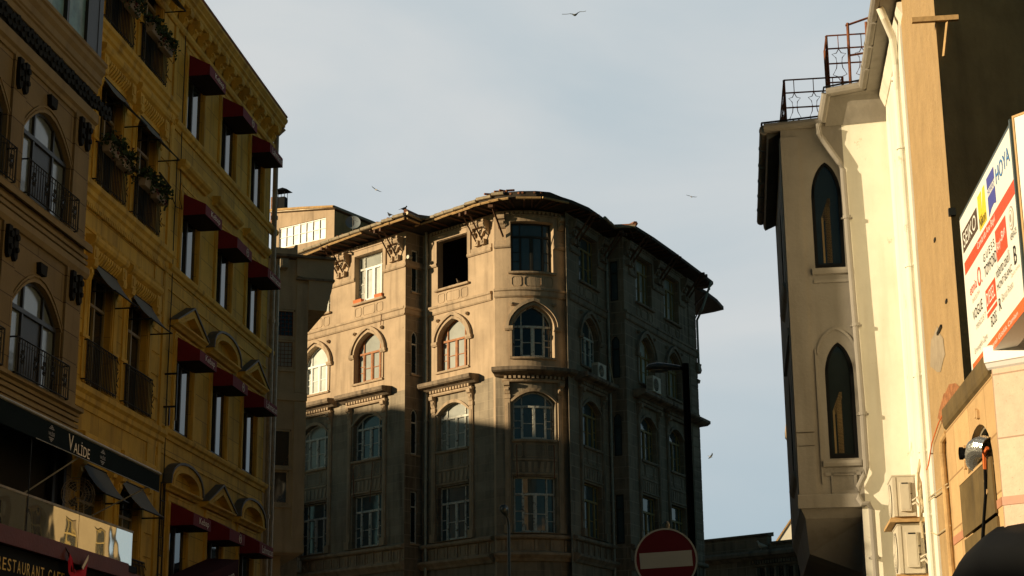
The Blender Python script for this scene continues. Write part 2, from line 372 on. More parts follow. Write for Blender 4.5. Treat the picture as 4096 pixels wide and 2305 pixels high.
# ---------------------------------------------------------------- arches, openings, walls
def top_fn(kind, a, b, zs, zt):
    c = (a+b)/2; h = (b-a)/2
    def f(x):
        u = min(1, abs(x-c)/h)
        if kind == 'rect': return zt
        if kind == 'seg': return zs+(zt-zs)*(1-u*u)
        if kind == 'round': return zs+(zt-zs)*sqrt(max(0,1-u*u))
        if kind == 'ogee': return zs+(zt-zs)*(.72*sqrt(max(0,1-u**2.2))+.28*(1-u))
        if kind == 'point': return zs+(zt-zs)*(.78*sqrt(max(0,1-u**2))+.22*(1-u))
    return f
def outline(kind, a, b, zs, zt, k=14):
    if kind == 'rect': return [(a,zt),(b,zt)]
    f = top_fn(kind,a,b,zs,zt); c = (a+b)/2; h = (b-a)/2
    k += k % 2
    return [(c-h*cos(pi*i/k), f(c-h*cos(pi*i/k))) for i in range(k+1)]
class Op:
    def __init__(s, a, b, z0, zt, kind='rect', zs=None, dep=.28):
        s.a=a; s.b=b; s.z0=z0; s.zt=zt; s.kind=kind; s.zs = zs if zs is not None else zt; s.dep = dep
    def line(s): return outline(s.kind, s.a, s.b, s.zs, s.zt)
    def top(s): return top_fn(s.kind, s.a, s.b, s.zs, s.zt)
def wall(fr, a0, a1, z0, z1, ops=(), mb=None, n=0):
    mb = mb or MB()
    xs = sorted(set([a0,a1]+[o.a for o in ops]+[o.b for o in ops])); zs = sorted(set([z0,z1]+[o.z0 for o in ops]+[o.zt for o in ops]))
    xs = [x for x in xs if a0-1e-6 <= x <= a1+1e-6]; zs = [z for z in zs if z0-1e-6 <= z <= z1+1e-6]
    if fr.curved:
        xx = []
        for p, q in zip(xs, xs[1:]): xx += mb.cuts(fr,p,q)[:-1]
        xs = xx+[xs[-1]]
    for p, q in zip(xs, xs[1:]):
        for r, t in zip(zs, zs[1:]):
            cx, cz = (p+q)/2, (r+t)/2
            if any(o.a < cx < o.b and o.z0 < cz < o.zt for o in ops): continue
            mb.face(mb.vt(fr,p,n,r), mb.vt(fr,q,n,r), mb.vt(fr,q,n,t), mb.vt(fr,p,n,t))
    for o in ops:
        ln = o.line(); d = n-o.dep
        if fr.curved and o.kind == 'rect': ln = [(x,o.zt) for x in mb.cuts(fr,o.a,o.b)]
        if o.kind != 'rect':
            for p, q in zip(ln, ln[1:]):
                mb.face(mb.vt(fr,p[0],n,p[1]), mb.vt(fr,q[0],n,q[1]), mb.vt(fr,q[0],n,o.zt), mb.vt(fr,p[0],n,o.zt))
        bot = [(x,o.z0) for x in mb.cuts(fr,o.a,o.b)]
        ring = ln+bot[::-1]
        if o.kind != 'rect' and abs(ln[0][1]-ln[-1][1]) < .01: pass
        for p, q in zip(ring, ring[1:]+ring[:1]):
            if abs(p[0]-q[0]) < 1e-5 and abs(p[1]-q[1]) < 1e-5: continue
            mb.face(mb.vt(fr,p[0],n,p[1]), mb.vt(fr,q[0],n,q[1]), mb.vt(fr,q[0],d,q[1]), mb.vt(fr,p[0],d,p[1]))
    return mb
def window(fr, root, o, fm, gm, lay='four', n=0, tz=None, ajar=0, wname='window'):
    """frame with children: pane.  lay: four = side lights + double casement with transom, two, one, bars"""
    d = n-o.dep+.02; f0, f1 = d, d+.07; top = o.top(); a, b = o.a+.005, o.b-.005; W = b-a
    fw = .055
    mb = MB(); ln = o.line()
    if fr.curved and o.kind == 'rect': ln = [(x,o.zt) for x in mb.cuts(fr,o.a,o.b)]
    c = (a+b)/2
    def shr(p): return (c+(p[0]-c)*(1-2*fw/W), o.z0+(p[1]-o.z0)*(1-fw/(o.zt-o.z0)) )
    mb.strip(fr, [shr(p) for p in ln], [(min(max(p[0],a),b), p[1]-.004) for p in ln], f0, f1)
    mb.box(fr, a, a+fw, f0, f1, o.z0+.004, top(a+.02)-.01 if o.kind != 'rect' else o.zt-fw)
    mb.box(fr, b-fw, b, f0, f1, o.z0+.004, top(b-.02)-.01 if o.kind != 'rect' else o.zt-fw)
    mb.box(fr, a+fw, b-fw, f0, f1, o.z0+.004, o.z0+.07)
    H = o.zt-o.z0
    T = tz if tz else o.z0+H*.70
    def vbar(x, wd, z0, z1, e=0): mb.box(fr, x-wd/2, x+wd/2, f0+.006, f1+.012+e, z0, min(z1, top(x)-.03))
    if lay == 'plain': pass
    elif lay in ('four','fourw'):
        mb.box(fr, a+fw, b-fw, f0+.004, f1+.035, T-.045, T+.045)
        q = W*.19
        for x in (a+q+.03, b-q-.03):
            vbar(x, .075, o.z0+.07, T-.045, .01); vbar(x, .055, T+.045, o.zt)
        vbar(c, .10, o.z0+.07, T-.045, .012)
        hm = o.z0+(T-o.z0)*.5
        for x0, x1 in ((a+q+.0675, c-.05), (c+.05, b-q-.0675)):
            mb.box(fr, x0, x0+.035, f0+.01, f1+.004, o.z0+.07, T-.045); mb.box(fr, x1-.035, x1, f0+.01, f1+.004, o.z0+.07, T-.045)
            if lay == 'four': mb.box(fr, x0+.035, x1-.035, f0+.012, f1-.01, hm-.016, hm+.016)
            mb.box(fr, x0+.035, x1-.035, f0+.013, f1+.002, o.z0+.07, o.z0+.13)
        for x0, x1 in ((a+fw, a+q-.0075), (b-q+.0075, b-fw)):
            mb.box(fr, x0, x1, f0+.012, f1-.012, hm+.1, hm+.13); mb.box(fr, x0, x1, f0+.012, f1-.012, o.z0+.5, o.z0+.53)
    elif lay == 'two':
        mb.box(fr, a+fw, b-fw, f0+.004, f1+.02, T-.03, T+.03); vbar(c, .07, o.z0+.07, T-.03)
        vbar(c, .05, T+.03, o.zt)
    elif lay == 'three':
        mb.box(fr, a+fw, b-fw, f0+.004, f1+.02, T-.04, T+.04)
        for x in (a+W*.3, b-W*.3): vbar(x, .06, o.z0+.07, o.zt)
    elif lay == 'one':
        mb.box(fr, a+fw, b-fw, f0+.004, f1+.02, T-.03, T+.03)
    elif lay == 'split':
        mb.box(fr, a+fw, b-fw, f0+.004, f1+.02, T-.06, T+.06)
    fo = obj(wname, mb, fm, root)
    pb = MB()
    if fr.curved:
        ln2 = [(x, top(x)) for x in pb.cuts(fr, o.a, o.b)] if o.kind == 'rect' else ln
        for p, q in zip(ln2, ln2[1:]):
            pb.face(pb.vt(fr,p[0],d+.03,o.z0), pb.vt(fr,q[0],d+.03,o.z0), pb.vt(fr,q[0],d+.03,q[1]), pb.vt(fr,p[0],d+.03,p[1]))
        obj('pane', pb, gm, fo)
    elif ajar:
        for x0, x1, aj in ((o.a,c,0),(c,o.b,ajar)):
            pb.face(pb.vt(fr,x0,d+.03,o.z0), pb.vt(fr,x1,d+.03+aj,o.z0), pb.vt(fr,x1,d+.03+aj,o.zt), pb.vt(fr,x0,d+.03,o.zt))
        obj('pane', pb, gm, fo)
    else:
        pb.poly(fr, ln+[(o.b,o.z0),(o.a,o.z0)], d+.03)
        obj('pane', pb, gm, fo)
    return fo, c, W, T, d
def archivolt(mb, fr, o, w, n0, n1, drop=0):
    ln = o.line(); c = (o.a+o.b)/2; h = (o.b-o.a)/2
    kx = (h+w)/h; out = []
    for x, z in ln: out.append((c+(x-c)*kx, o.zs+(z-o.zs)*((o.zt-o.zs+w*1.15)/(o.zt-o.zs))))
    mb.strip(fr, ln, out, n0, n1)
def cartouche(mb, fr, a, b, z0, z1, n=.0, t=.022, ch=.07):
    P = [(a+ch,z0),(b-ch,z0),(b,z0+ch),(b,z1-ch),(b-ch,z1),(a+ch,z1),(a,z1-ch),(a,z0+ch)]
    c = ((a+b)/2,(z0+z1)/2)
    for p, q in zip(P, P[1:]+P[:1]):
        ip = (p[0]+(c[0]-p[0])*min(1,t/abs(b-a)*2), p[1]+(c[1]-p[1])*min(1,t/abs(z1-z0)*2)); iq = (q[0]+(c[0]-q[0])*min(1,t/abs(b-a)*2), q[1]+(c[1]-q[1])*min(1,t/abs(z1-z0)*2))
        mb.ext(fr, [p,q,iq,ip], n-.002, n+.02)
def brackets(mb, fr, a, w, n0, n1, z0, z1):      # scrolled console, profile in (n,z)
    h = z1-z0; d = n1-n0
    pts = [(n0,z1),(n1,z1),(n1,z1-h*.15),(n0+d*.92,z1-h*.3),(n0+d*.6,z1-h*.36),(n0+d*.45,z1-h*.5),(n0+d*.5,z1-h*.7),(n0+d*.35,z1-h*.9),(n0+d*.15,z0),(n0,z0)]
    mb.prof(fr, pts, a-w/2, a+w/2)
    mb.prof(fr, [(n0+d*.2,z1-h*.4),(n0+d*.62,z1-h*.46),(n0+d*.66,z1-h*.62),(n0+d*.4,z1-h*.8),(n0+d*.2,z1-h*.75)], a-w*.32, a+w*.32)
def dentils(mb, fr, a0, a1, n0, n1, z0, z1, p=.16, w=.09):
    k = int((a1-a0)/p)
    for i in range(k):
        x = a0+(i+.5)*(a1-a0)/k; mb.box(fr, x-w/2, x+w/2, n0, n1, z0, z1)

# ================================================================ THE CORNER BUILDING
CL = Fr(-.841,72,134.5); WL = CL.off(1.05); CR = Fr(2.45,72,26.2); WR = CR.off(.8)
BAY = ArcFr((-.74,71.68),(2.33,72.24),.42)
central = thing('corner_apartment_building','old tan apartment building with rounded corner bay, pointed arches and broken dark eaves','building',(0,76,0))
def rows(c, curved=False, hw=.975):
    return [Op(c-hw,c+hw,21.80,24.02,'rect',dep=.32), Op(c-hw+.03,c+hw-.03,18.06,20.32,'ogee',19.40,.32),
            Op(c-hw,c+hw,14.54,16.58,'seg',16.15,.30), Op(c-hw,c+hw,10.65,12.98,'rect',dep=.30)]
def face(fr, a0, a1, cs, mu, ml, zt=24.55, hw=.975):
    ops = [o for c in cs for o in rows(c, hw=hw)]
    obj('wall', wall(fr,a0,a1,17.3,zt,[o for o in ops if o.z0 > 17]), mu, central)
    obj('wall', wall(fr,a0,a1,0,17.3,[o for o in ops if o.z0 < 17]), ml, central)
    return ops
def strings(fr, a0, a1, m):
    mb = MB(); mb.prof(fr, [(0,20.68),(.05,20.68),(.09,20.74),(.09,20.93),(.14,20.97),(.14,21.06),(.02,21.1),(0,21.1)], a0, a1); obj('string_course', mb, m, central)
    mb = MB(); mb.prof(fr, [(0,10.38),(.16,10.42),(.2,10.47),(.2,10.56),(.05,10.62),(0,10.62)], a0, a1); obj('string_course', mb, m, central)
    mb = MB(); mb.prof(fr, [(0,9.5),(.1,9.5),(.16,9.6),(.3,9.74),(.3,9.84),(.05,9.9),(0,9.9)], a0, a1); obj('base_cornice', mb, m, central)
    mb = MB(); k = max(2,int((a1-a0)/.55)); mb.box(fr, a0, a1, 0, .015, 9.9, 10.38)
    for i in range(k):
        x = a0+(i+.5)*(a1-a0)/k; mb.box(fr, x-.05, x+.05, .0, .07, 9.9, 10.38)
        mb.box(fr, x-.2, x-.12, .0, .04, 9.98, 10.3); mb.box(fr, x+.12, x+.2, .0, .04, 9.98, 10.3)
    obj('balustrade_band', mb, m, central)
def bayset(fr, c, a0, a1, mt, ms, wf, g, lit, hw=.975, slab=1.75, lay='four', dl=True, broken=False):
    """surrounds, sills, hood slab, pilasters, windows of one column of windows centred at c"""
    o1,o2,o3,o4 = rows(c,hw=hw)
    mb = MB()
    # top window surround, stepping down to the bracket panels
    F = .07
    mb.box(fr, c-hw-.20, c+hw+.20, 0, F, 24.04, 24.28)
    mb.box(fr, c-hw-.26, c+hw+.26, 0, F+.04, 24.28, 24.34)
    for sgn in (-1,1):
        x = c+sgn*(hw+.10); mb.box(fr, x-.095, x+.095, 0, F, 22.93, 24.04)
        lo, hi = (a0, x-.1) if sgn < 0 else (x+.1, a1)
        if hi-lo > .15:
            mb.prof(fr, [(0,22.88),(.06,22.88),(.10,22.94),(.10,23.02),(.05,23.05),(.05,23.20),(.02,23.22),(0,23.22)], lo if sgn<0 else x-.095, hi if sgn>0 else x+.095)
    obj('window_surround', mb, mt, central)
    if dl:
        d = MB(); dentils(d, fr, max(a0,c-hw-.4), min(a1,c+hw+.4), 0, .14, 24.36, 24.47, .19, .12); obj('dentil_row', d, mt, central)
    s = MB()
    s.prof(fr, [(-.1,21.70),(.13,21.70),(.15,21.74),(.15,21.79),(-.1,21.80)], c-hw-.10, c+hw+.10)
    s.prof(fr, [(-.1,17.97),(.08,17.97),(.10,18.01),(.10,18.055),(-.1,18.06)], c-hw-.07, c+hw+.07)
    s.prof(fr, [(-.1,14.44),(.09,14.44),(.11,14.48),(.11,14.535),(-.1,14.54)], c-hw-.03, c+hw+.03)
    s.prof(fr, [(-.1,10.59),(.07,10.6),(.22,10.63),(.22,10.645),(-.1,10.65)], c-hw-.03, c+hw+.03)
    obj('window_sill', s, ms, central)
    p = MB()
    for x0,x1 in ((c-hw+.02,c-hw+.45),(c-hw+.56,c+hw-.56),(c+hw-.45,c+hw-.02)): cartouche(p, fr, x0, x1, 21.16, 21.60)
    for x0,x1 in ((c-hw+.05,c-hw+.42),(c-hw+.5,c+hw-.5),(c+hw-.42,c+hw-.05)): cartouche(p, fr, x0, x1, 13.80, 14.36)
    p.prof(fr, [(0,13.66),(.05,13.66),(.05,13.73),(0,13.74)], c-hw, c+hw)
    p.prof(fr, [(0,13.06),(.07,13.06),(.07,13.13),(0,13.15)], c-hw-.02, c+hw+.02)
    for i in range(7):
        u = (i-3)/3; x = c+u*hw*.8; p.ext(fr, [(x-.07,13.17),(x+.07,13.17),(x+.10+u*.06,13.6),(x-.04+u*.06,13.6)], 0, .025)
    obj('wall_panel', p, mt, central)
    # ogee hood mould
    a = MB(); archivolt(a, fr, o2, .10, 0, .07); archivolt(a, fr, Op(o2.a-.13,o2.b+.13,o2.z0,o2.zt+.155,'ogee',o2.zs), .13, 0, .15)
    for x in (o2.a-.13, o2.b+.13):
        a.prof(fr, [(0,19.22),(.10,19.22),(.15,19.3),(.15,19.4),(0,19.4)], x-.17, x+.17)
    for x in (o2.a-.06, o2.b+.06): a.box(fr, x-.05, x+.05, 0, .05, 18.08, 19.22)
    for sgn in (-1,1): a.disc(fr, c+sgn*.93, 0, 20.38, .085, .12, 10); a.disc(fr, c+sgn*.93, .12, 20.38, .05, .05, 8)
    obj('arch_moulding', a, mt, central)
    # hood slab over third row
    h = MB(); hs = slab
    h.prof(fr, [(0,17.22),(.2,17.22),(.34,17.3),(.55,17.34),(.62,17.40),(.62,17.53),(.56,17.56),(0,17.6)], c-hs, c+hs)
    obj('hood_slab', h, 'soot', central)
    h = MB(); dentils(h, fr, c-hs+.35, c+hs-.35, .02, .26, 17.10, 17.215, .17, .10)
    h.prof(fr, [(0,16.98),(.14,16.98),(.18,17.04),(.18,17.09),(0,17.1)], c-hs+.3, c+hs-.3)
    for sgn in (-1,1):
        x = c+sgn*(hw+.2); brackets(h, fr, x, .22, 0, .26, 16.45, 16.98)
        h.box(fr, x-.13, x+.13, 0, .10, 16.28, 16.45); h.box(fr, x-.11, x+.11, 0, .075, 10.98, 16.28); h.box(fr, x-.05, x+.05, .075, .095, 11.3, 16.1)
        h.box(fr, x-.15, x+.15, 0, .16, 10.64, 10.98)
    archivolt(h, fr, o3, .12, 0, .06)
    obj('hood_bracket', h, mt, central)
    fl = [(o1,wf[0],g[0]),(o2,wf[1],g[1]),(o3,wf[2],g[2]),(o4,wf[3],g[3])]
    for i,(o,f,gg) in enumerate(fl):
        if f is None: continue
        window(fr, central, o, f, gg, 'fourw' if (i == 0 and lit) else 'four', tz=[o.z0+1.62, 19.42, o.z0+1.42, o.z0+1.62][i])
    return o1
def struts(fr, a, tm='trim'):
    mb = MB(); w = MB(); pl = MB()
    for k, x in enumerate((a-.19, a+.19)):
        mb.bar(fr, (x,.08,23.30), (x,1.0,24.48), .045); mb.box(fr, x-.05, x+.05, .98, 1.18, 24.38, 24.52)
        w.box(fr, x-.11, x+.11, 0, .2, 23.23, 23.48); w.disc(fr, x, .2, 23.36, .055, .03, 10)
    pl.prof(fr, [(0,24.02),(.28,24.02),(.34,24.12),(.34,24.2),(0,24.22)], a-.45, a+.45)
    for i in range(7): x = a-.39+i*.13; pl.box(fr, x-.045, x+.045, .0, .37, 24.2, 24.3)
    pl.ext(fr, [(a-.42,24.0),(a+.42,24.0),(a+.36,23.88),(a+.2,23.84),(a+.1,23.66),(a-.1,23.66),(a-.2,23.84),(a-.36,23.88)], 0, .12)
    for x in (a-.4,a+.4): brackets(pl, fr, x, .12, 0, .28, 23.66, 24.02)
    pl.disc(fr, a, .12, 23.86, .09, .05, 12)
    obj('eave_strut', mb, 'timb', central); obj('strut_block', w, tm, central); obj('carved_bracket', pl, tm, central)
# left (sunlit) face: projecting wing, then main face
face(WL, -30, -4.41, (-14.33,-10.60,-6.87), 'tan','tan2')  # wing wall lengthened unseen so that it shades the low stone building
strings(WL, -18.6, -4.38, 'trim')
for c, wf, g in ((-14.33,('wfr','wfr','wfr','wfr'),('ggr',)*4),(-10.60,('wfr','wfw','wfr','wfr'),('ggr','gcr','ggr','gbl')),(-6.87,('wfr','wor','wfr','wfr'),('ggr','ggr','gbl','gbl'))):
    bayset(WL, c, c-1.86, c+1.86 if c < -7 else -4.41, 'trim','trim', wf, g, True, slab=1.62)
for a in (-12.47,-8.73,-5.02): struts(WL, a)
ret = Fr(*WL.P(-4.41,0,0)[:2], 134.5-90)           # inner return of the wing: s runs inwards
ops = [Op(.36,.74,21.8,23.75,'rect',dep=.14), Op(.36,.74,18.06,20.0,'seg',19.8,.14), Op(.36,.74,14.5,16.5,'seg',16.3,.14), Op(.36,.74,10.65,12.9,'rect',dep=.14)]
obj('wall', wall(ret, 0, 1.05, 0, 24.55, ops), 'grey', central)
for o in ops: window(ret, central, o, 'wfr', 'gdk', 'one')
s = MB()
for z in (21.72,17.98,14.42,10.57): s.box(ret, .32, .90, 0, .07, z, z+.075)
s.prof(ret, [(0,20.68),(.09,20.74),(.09,20.93),(.14,20.97),(.14,21.06),(0,21.1)], -.12, 1.04); s.prof(ret, [(0,22.88),(.10,22.94),(.10,23.02),(.05,23.2),(0,23.22)], -.09, 1.04)
obj('string_course', s, 'trim', central)
ci = MB(); ci.tube([ret.P(-.02,.16,23.3), ret.P(.18,.16,23.3)], .09, 10); obj('vent_pipe', ci, 'zinc', central)
face(CL, -4.41, .02, (-2.47,), 'tan','tan2'); strings(CL, -4.40, -.02, 'trim')
o1 = bayset(CL, -2.47, -4.35, .0, 'trim','trim', (None,'wor','wfr','wfr'), ('gdk','ggr','ggr','gbl'), True, slab=1.62)
struts(CL, -.62)
# the empty window: a bare dark room behind it
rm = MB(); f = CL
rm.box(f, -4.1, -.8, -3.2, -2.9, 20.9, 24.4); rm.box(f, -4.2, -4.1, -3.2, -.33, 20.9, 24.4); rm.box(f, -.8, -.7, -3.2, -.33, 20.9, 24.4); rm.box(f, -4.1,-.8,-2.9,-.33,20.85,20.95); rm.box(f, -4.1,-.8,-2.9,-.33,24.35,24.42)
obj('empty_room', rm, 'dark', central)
rb = MB()
for i in range(16):
    x = -3.3+random.random()*1.7; q = .03+.05*random.random(); rb.box(CL, x-q, x+q, -.2, -.2+q*2, 21.79, 21.8+q*1.2)
obj('rubble', rb, 'soot', central)
# rounded bay
nb = MB(); nb.face(nb.w(CL.P(.02,0,0)), nb.w(BAY.P(0,0,0)), nb.w(BAY.P(0,0,24.55)), nb.w(CL.P(.02,0,24.55)))
obj('wall', nb, 'tan', central)
L_ = BAY.len
face(BAY, 0, L_, (1.66,), 'tan','tan2', hw=.94)
strings(BAY, 0, L_, 'trim')
bayset(BAY, 1.66, 0, L_, 'trim','trim', ('wdk','wfr','wfr','wfr'), ('gbl','gdk','gbl','gbl'), True, hw=.94, slab=1.62)
bs = MB(); bs.bar(BAY,(.42,.1,23.35),(.2,1.0,24.5),.05); bs.box(BAY,.1,.26,.95,1.12,24.4,24.53)
obj('eave_strut', bs, 'timb', central)
pb2 = MB(); brackets(pb2, BAY, .35, .3, 0, .3, 23.75, 24.3); brackets(pb2, BAY, 2.97, .3, 0, .3, 23.75, 24.3); pb2.disc(BAY,.45,.02,23.95,.13,.1,12)
obj('carved_bracket', pb2, 'trim', central)
# right (shaded) face
nb = MB(); nb.face(nb.w(CR.P(-.25,0,0)), nb.w(BAY.P(L_,0,0)), nb.w(BAY.P(L_,0,24.55)), nb.w(CR.P(-.25,0,24.55)))
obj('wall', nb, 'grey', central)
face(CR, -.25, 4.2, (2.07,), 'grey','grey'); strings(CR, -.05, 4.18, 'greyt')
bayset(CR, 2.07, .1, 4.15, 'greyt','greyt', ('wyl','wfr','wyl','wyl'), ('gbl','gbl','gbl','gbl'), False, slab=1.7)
rt = Fr(*CR.P(4.2,0,0)[:2], 26.2+90)               # return of the right wing, faces the camera
ops = [Op(.13,.52,21.55,23.4,'rect',dep=.14), Op(.13,.52,18.0,19.9,'seg',19.7,.14), Op(.13,.52,14.5,16.4,'seg',16.2,.14), Op(.13,.52,10.65,12.8,'rect',dep=.14)]
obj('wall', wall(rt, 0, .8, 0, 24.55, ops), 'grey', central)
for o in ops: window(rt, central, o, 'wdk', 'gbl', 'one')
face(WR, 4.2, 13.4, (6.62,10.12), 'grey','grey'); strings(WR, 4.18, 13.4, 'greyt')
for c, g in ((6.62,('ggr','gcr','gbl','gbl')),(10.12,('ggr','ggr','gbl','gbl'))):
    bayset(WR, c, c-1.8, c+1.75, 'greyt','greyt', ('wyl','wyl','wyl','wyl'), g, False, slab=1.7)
for fr, a in ((CR,.55),(CR,3.6),(WR,4.75),(WR,8.37),(WR,11.9)): struts(fr, a, 'greyt')
q = MB()
for z in [10.7+.5*i for i in range(27)]:
    q.box(WR, 12.35, 13.37, 0, .025, z, z+.46)
obj('quoins', q, 'grey', central)
# side wall round the corner, hood slab wrapping it
mb = MB(); mb.face(mb.w(WR.P(13.4,0,0)), mb.w(WR.P(13.4,-9,0)), mb.w(WR.P(13.4,-9,24.5)), mb.w(WR.P(13.4,0,24.5)))
obj('wall', mb, 'grey', central)
h = MB(); h.prof(WR, [(-1,17.22),(.34,17.3),(.5,17.4),(.5,17.53),(-1,17.6)], 12.2, 13.62); h.prof(WR, [(-.5,19.9),(.1,19.95),(.16,20.1),(.12,20.3),(.16,20.4),(-.5,20.5)], 13.1, 13.62); h.prof(WR, [(-.5,19.4),(.05,19.45),(.1,19.6),(-.5,19.7)], 13.2, 13.55)
obj('hood_slab', h, 'soot', central)
bb = MB(); bb.bar(WR,(13.3,.05,23.4),(14.3,.5,24.4),.05); bb.bar(WR,(13.42,-.3,22.2),(14.9,.2,24.5),.04); obj('eave_strut', bb, 'timb', central)
# downpipes
dp = MB(); P0 = CL.P(-4.05,.12,0)
wob = [CL.P(-4.05+.015*sin(i*2.1),.12,z) for i,z in enumerate([0,3,6,9.3,9.6,12,15,18,20.5,21.2,23,24.0])]
dp.tube(wob, .065, 8)
for z in (10.9,13.4,16,18.7,21.3,23.5): dp.tube([CL.P(-4.05,.12,z-.03),CL.P(-4.05,.12,z+.03)], .09, 8)
dp.tube([CL.P(-4.05,.12,24.0),CL.P(-4.05,.14,24.6)], .06, 8)
obj('downpipe', dp, 'zinc', central)
dp = MB(); dp.tube([CR.P(3.95,.12,z) for z in (0,5,10,15,20,24.0)]+[CR.P(3.95,.5,24.4)], .06, 8)
for z in (10,12.5,15,17.5,20,22.5): dp.tube([CR.P(3.95,.12,z-.03),CR.P(3.95,.12,z+.03)], .085, 8)
obj('downpipe', dp, 'zinc', central)
dp = MB(); dp.tube([WR.P(13.3,.12,20),WR.P(13.3,.12,22.6),WR.P(13.0,.5,23.0),WR.P(13.4,.9,24.5)], .06, 8); obj('downpipe', dp, 'zinc', central)
cb = MB(); cb.tube([CR.P(3.8+.2*i, .2, 18.6-2.3*sin(pi*.62*i/9)) for i in range(10)], .03, 5); obj('cable', cb, 'cabw', central)
cb = MB()
for z in (13.9,14.2): cb.bar(WL,(-7.7,.12,z),(-7.6,.12,z-1.0),.02)
cb.bar(WL,(-6.35,.14,14.35),(-6.5,.14,12.6),.02); cb.bar(BAY,(.9,.2,14.3),(.9,.2,12.9),.02); cb.bar(BAY,(2.4,.2,14.3),(2.4,.2,12.9),.02); cb.bar(WL,(-5.9,.1,21.0),(-5.95,.1,20.4),.02)
obj('rusty_bar', cb, 'rust', central)
# the eaves and roof
E0 = [(-16.5,85.05),(-10.06,78.60),(-8.27,76.40),(-6.18,74.12),(-4.63,72.55),(-4.0,73.50),(-3.72,73.24),(-2.41,71.84),(-1.43,70.80),(-.80,70.30),(-.28,70.08),(.40,69.93),(1.07,69.94),(1.65,70.12),(2.14,70.46),(2.62,70.95),(3.37,71.98),(4.07,73.45),(4.62,74.95),(5.59,74.75),(6.57,76.6),(7.74,79.05),(9.27,82.4),(10.13,84.35),(10.05,84.95),(9.6,85.2)]
E1 = [(9.0,84.6),(9.9,85.95),(10.7,87.75),(11.22,89.3),(10.75,89.8),(10.1,90.3)]
inner = [(-15,96),(-9,90),(-6,86),(-4,83),(-2,81.5),(0,80.5),(0,80.5),(.5,80.5),(.8,80.5),(1,80.5),(1.2,80.5),(1.4,80.5),(1.6,80.5),(1.8,80.5),(2,80.5),(2.2,80.6),(2.4,80.8),(2.6,81.2),(2.8,81.8),(3,82.3),(3.2,83.5),(3.5,85),(4,87),(4.6,89),(4.8,90),(4.8,91)]
rf = MB(); n = len(E0)
zt = [24.80+(.05*sin(i*1.7) if i < 9 else 0)+(.10 if 9 <= i <= 13 else 0) for i in range(n)]
top = [rf.w((x,y,z)) for (x,y),z in zip(E0,zt)]; bot = [rf.w((x,y,24.66)) for x,y in E0]; inn = [rf.w((x,y,26.6)) for x,y in inner]; bin_ = [rf.w((x,y,24.55)) for x,y in inner]
for i in range(n-1):
    rf.face(top[i],top[i+1],inn[i+1],inn[i])
rr = obj('roof', rf, 'tile', central)
sf = MB(); bot = [sf.w((x,y,24.66)) for x,y in E0]; top = [sf.w((x*1.0,y,z-.02)) for (x,y),z in zip(E0,zt)]; bi = [sf.w((x,y,24.56)) for x,y in inner]
for i in range(n-1): sf.face(bot[i],bot[i+1],top[i+1],top[i]); sf.face(bot[i],bot[i+1],bi[i+1],bi[i])
m = len(E1); b1 = [sf.w((x,y,24.6)) for x,y in E1]; t1 = [sf.w((x,y,24.78)) for x,y in E1]; i1 = [sf.w((x-5,y+1.5,24.55)) for x,y in E1]; u1 = [sf.w((x-5,y+1.5,24.9)) for x,y in E1]
for i in range(m-1): sf.face(b1[i],b1[i+1],t1[i+1],t1[i]); sf.face(b1[i],b1[i+1],i1[i+1],i1[i]); sf.face(t1[i],t1[i+1],u1[i+1],u1[i])
obj('soffit', sf, 'soff', central)
# soffit boards: planks and rafter ends
rt_ = MB()
def along(pts, step):
    res = []; acc = 0
    for (x0,y0),(x1,y1) in zip(pts,pts[1:]):
        L = hypot(x1-x0,y1-y0); t = -acc if acc else 0
        k = int(L/step)
        for i in range(k+1):
            u = (i+.5)/(k+1); res.append((x0+(x1-x0)*u, y0+(y1-y0)*u, (x1-x0)/L, (y1-y0)/L))
    return res
for x,y,dx,dy in along(E0[1:],.62):
    nx, ny = -dy, dx
    if random.random() < .8:
        rt_.tube([(x+nx*.06,y+ny*.06,24.6),(x+nx*1.15,y+ny*1.15,24.56)], .045, 4)
obj('rafter_ends', rt_, 'timb', central)
fb_ = MB()
for x,y,dx,dy in along(E0[1:18],1.35):
    if random.random() < .75:
        l = .45+.3*random.random(); fb_.tube([(x-dx*l,y-dy*l,24.585+.03*random.random()),(x+dx*l,y+dy*l,24.585+.03*random.random())], .05, 4)
obj('fascia_board', fb_, 'wdl', central)
# gutter in short sagging lengths
gt = MB()
for i in list(range(1,10))+[17,18]:
    (x0,y0),(x1,y1) = E0[i],E0[i+1]; L = hypot(x1-x0,y1-y0); k = max(1,int(L/.62)); 
    for j in range(k):
        a, b_ = j/k, (j+1)/k-.012
        z = zt[i]*(1-a)+zt[i+1]*a-.05+.02*random.random()
        nx, ny = (y1-y0)/L, -(x1-x0)/L
        gt.tube([(x0+(x1-x0)*a+nx*.07,y0+(y1-y0)*a+ny*.07,z+.015),(x0+(x1-x0)*b_+nx*.07,y0+(y1-y0)*b_+ny*.07,z-.01)], .078, 8)
obj('gutter', gt, 'gut', central)
tl = MB()
for x,y,dx,dy in along(E0[1:],.2):
    if random.random() < (.28 if x < 1.5 else 0):
        nx, ny = -dy, dx; z = 24.82+.035*random.random()
        if 9 < 0: pass
        tl.tube([(x-nx*.03,y-ny*.03,z-.02),(x+nx*.45,y+ny*.45,z+.06)], .05, 6)
for k in range(4):
    i = random.choice((8,9,10)); (x0,y0),(x1,y1) = E0[i],E0[i+1]; u = random.random(); x, y = x0+(x1-x0)*u, y0+(y1-y0)*u
    tl.tube([(x-.15,y+.1,24.98+.08*random.random()),(x+.2,y+.25,25.0+.06*random.random())], .05, 5)
obj('roof_tiles', tl, 'tile', central)
hip = MB(); hip.tube([(-4.63,72.6,24.92),(-4.0,76,25.6)], .1, 6); hip.tube([(5.59,74.8,24.92),(5.0,78,25.5)], .12, 6)
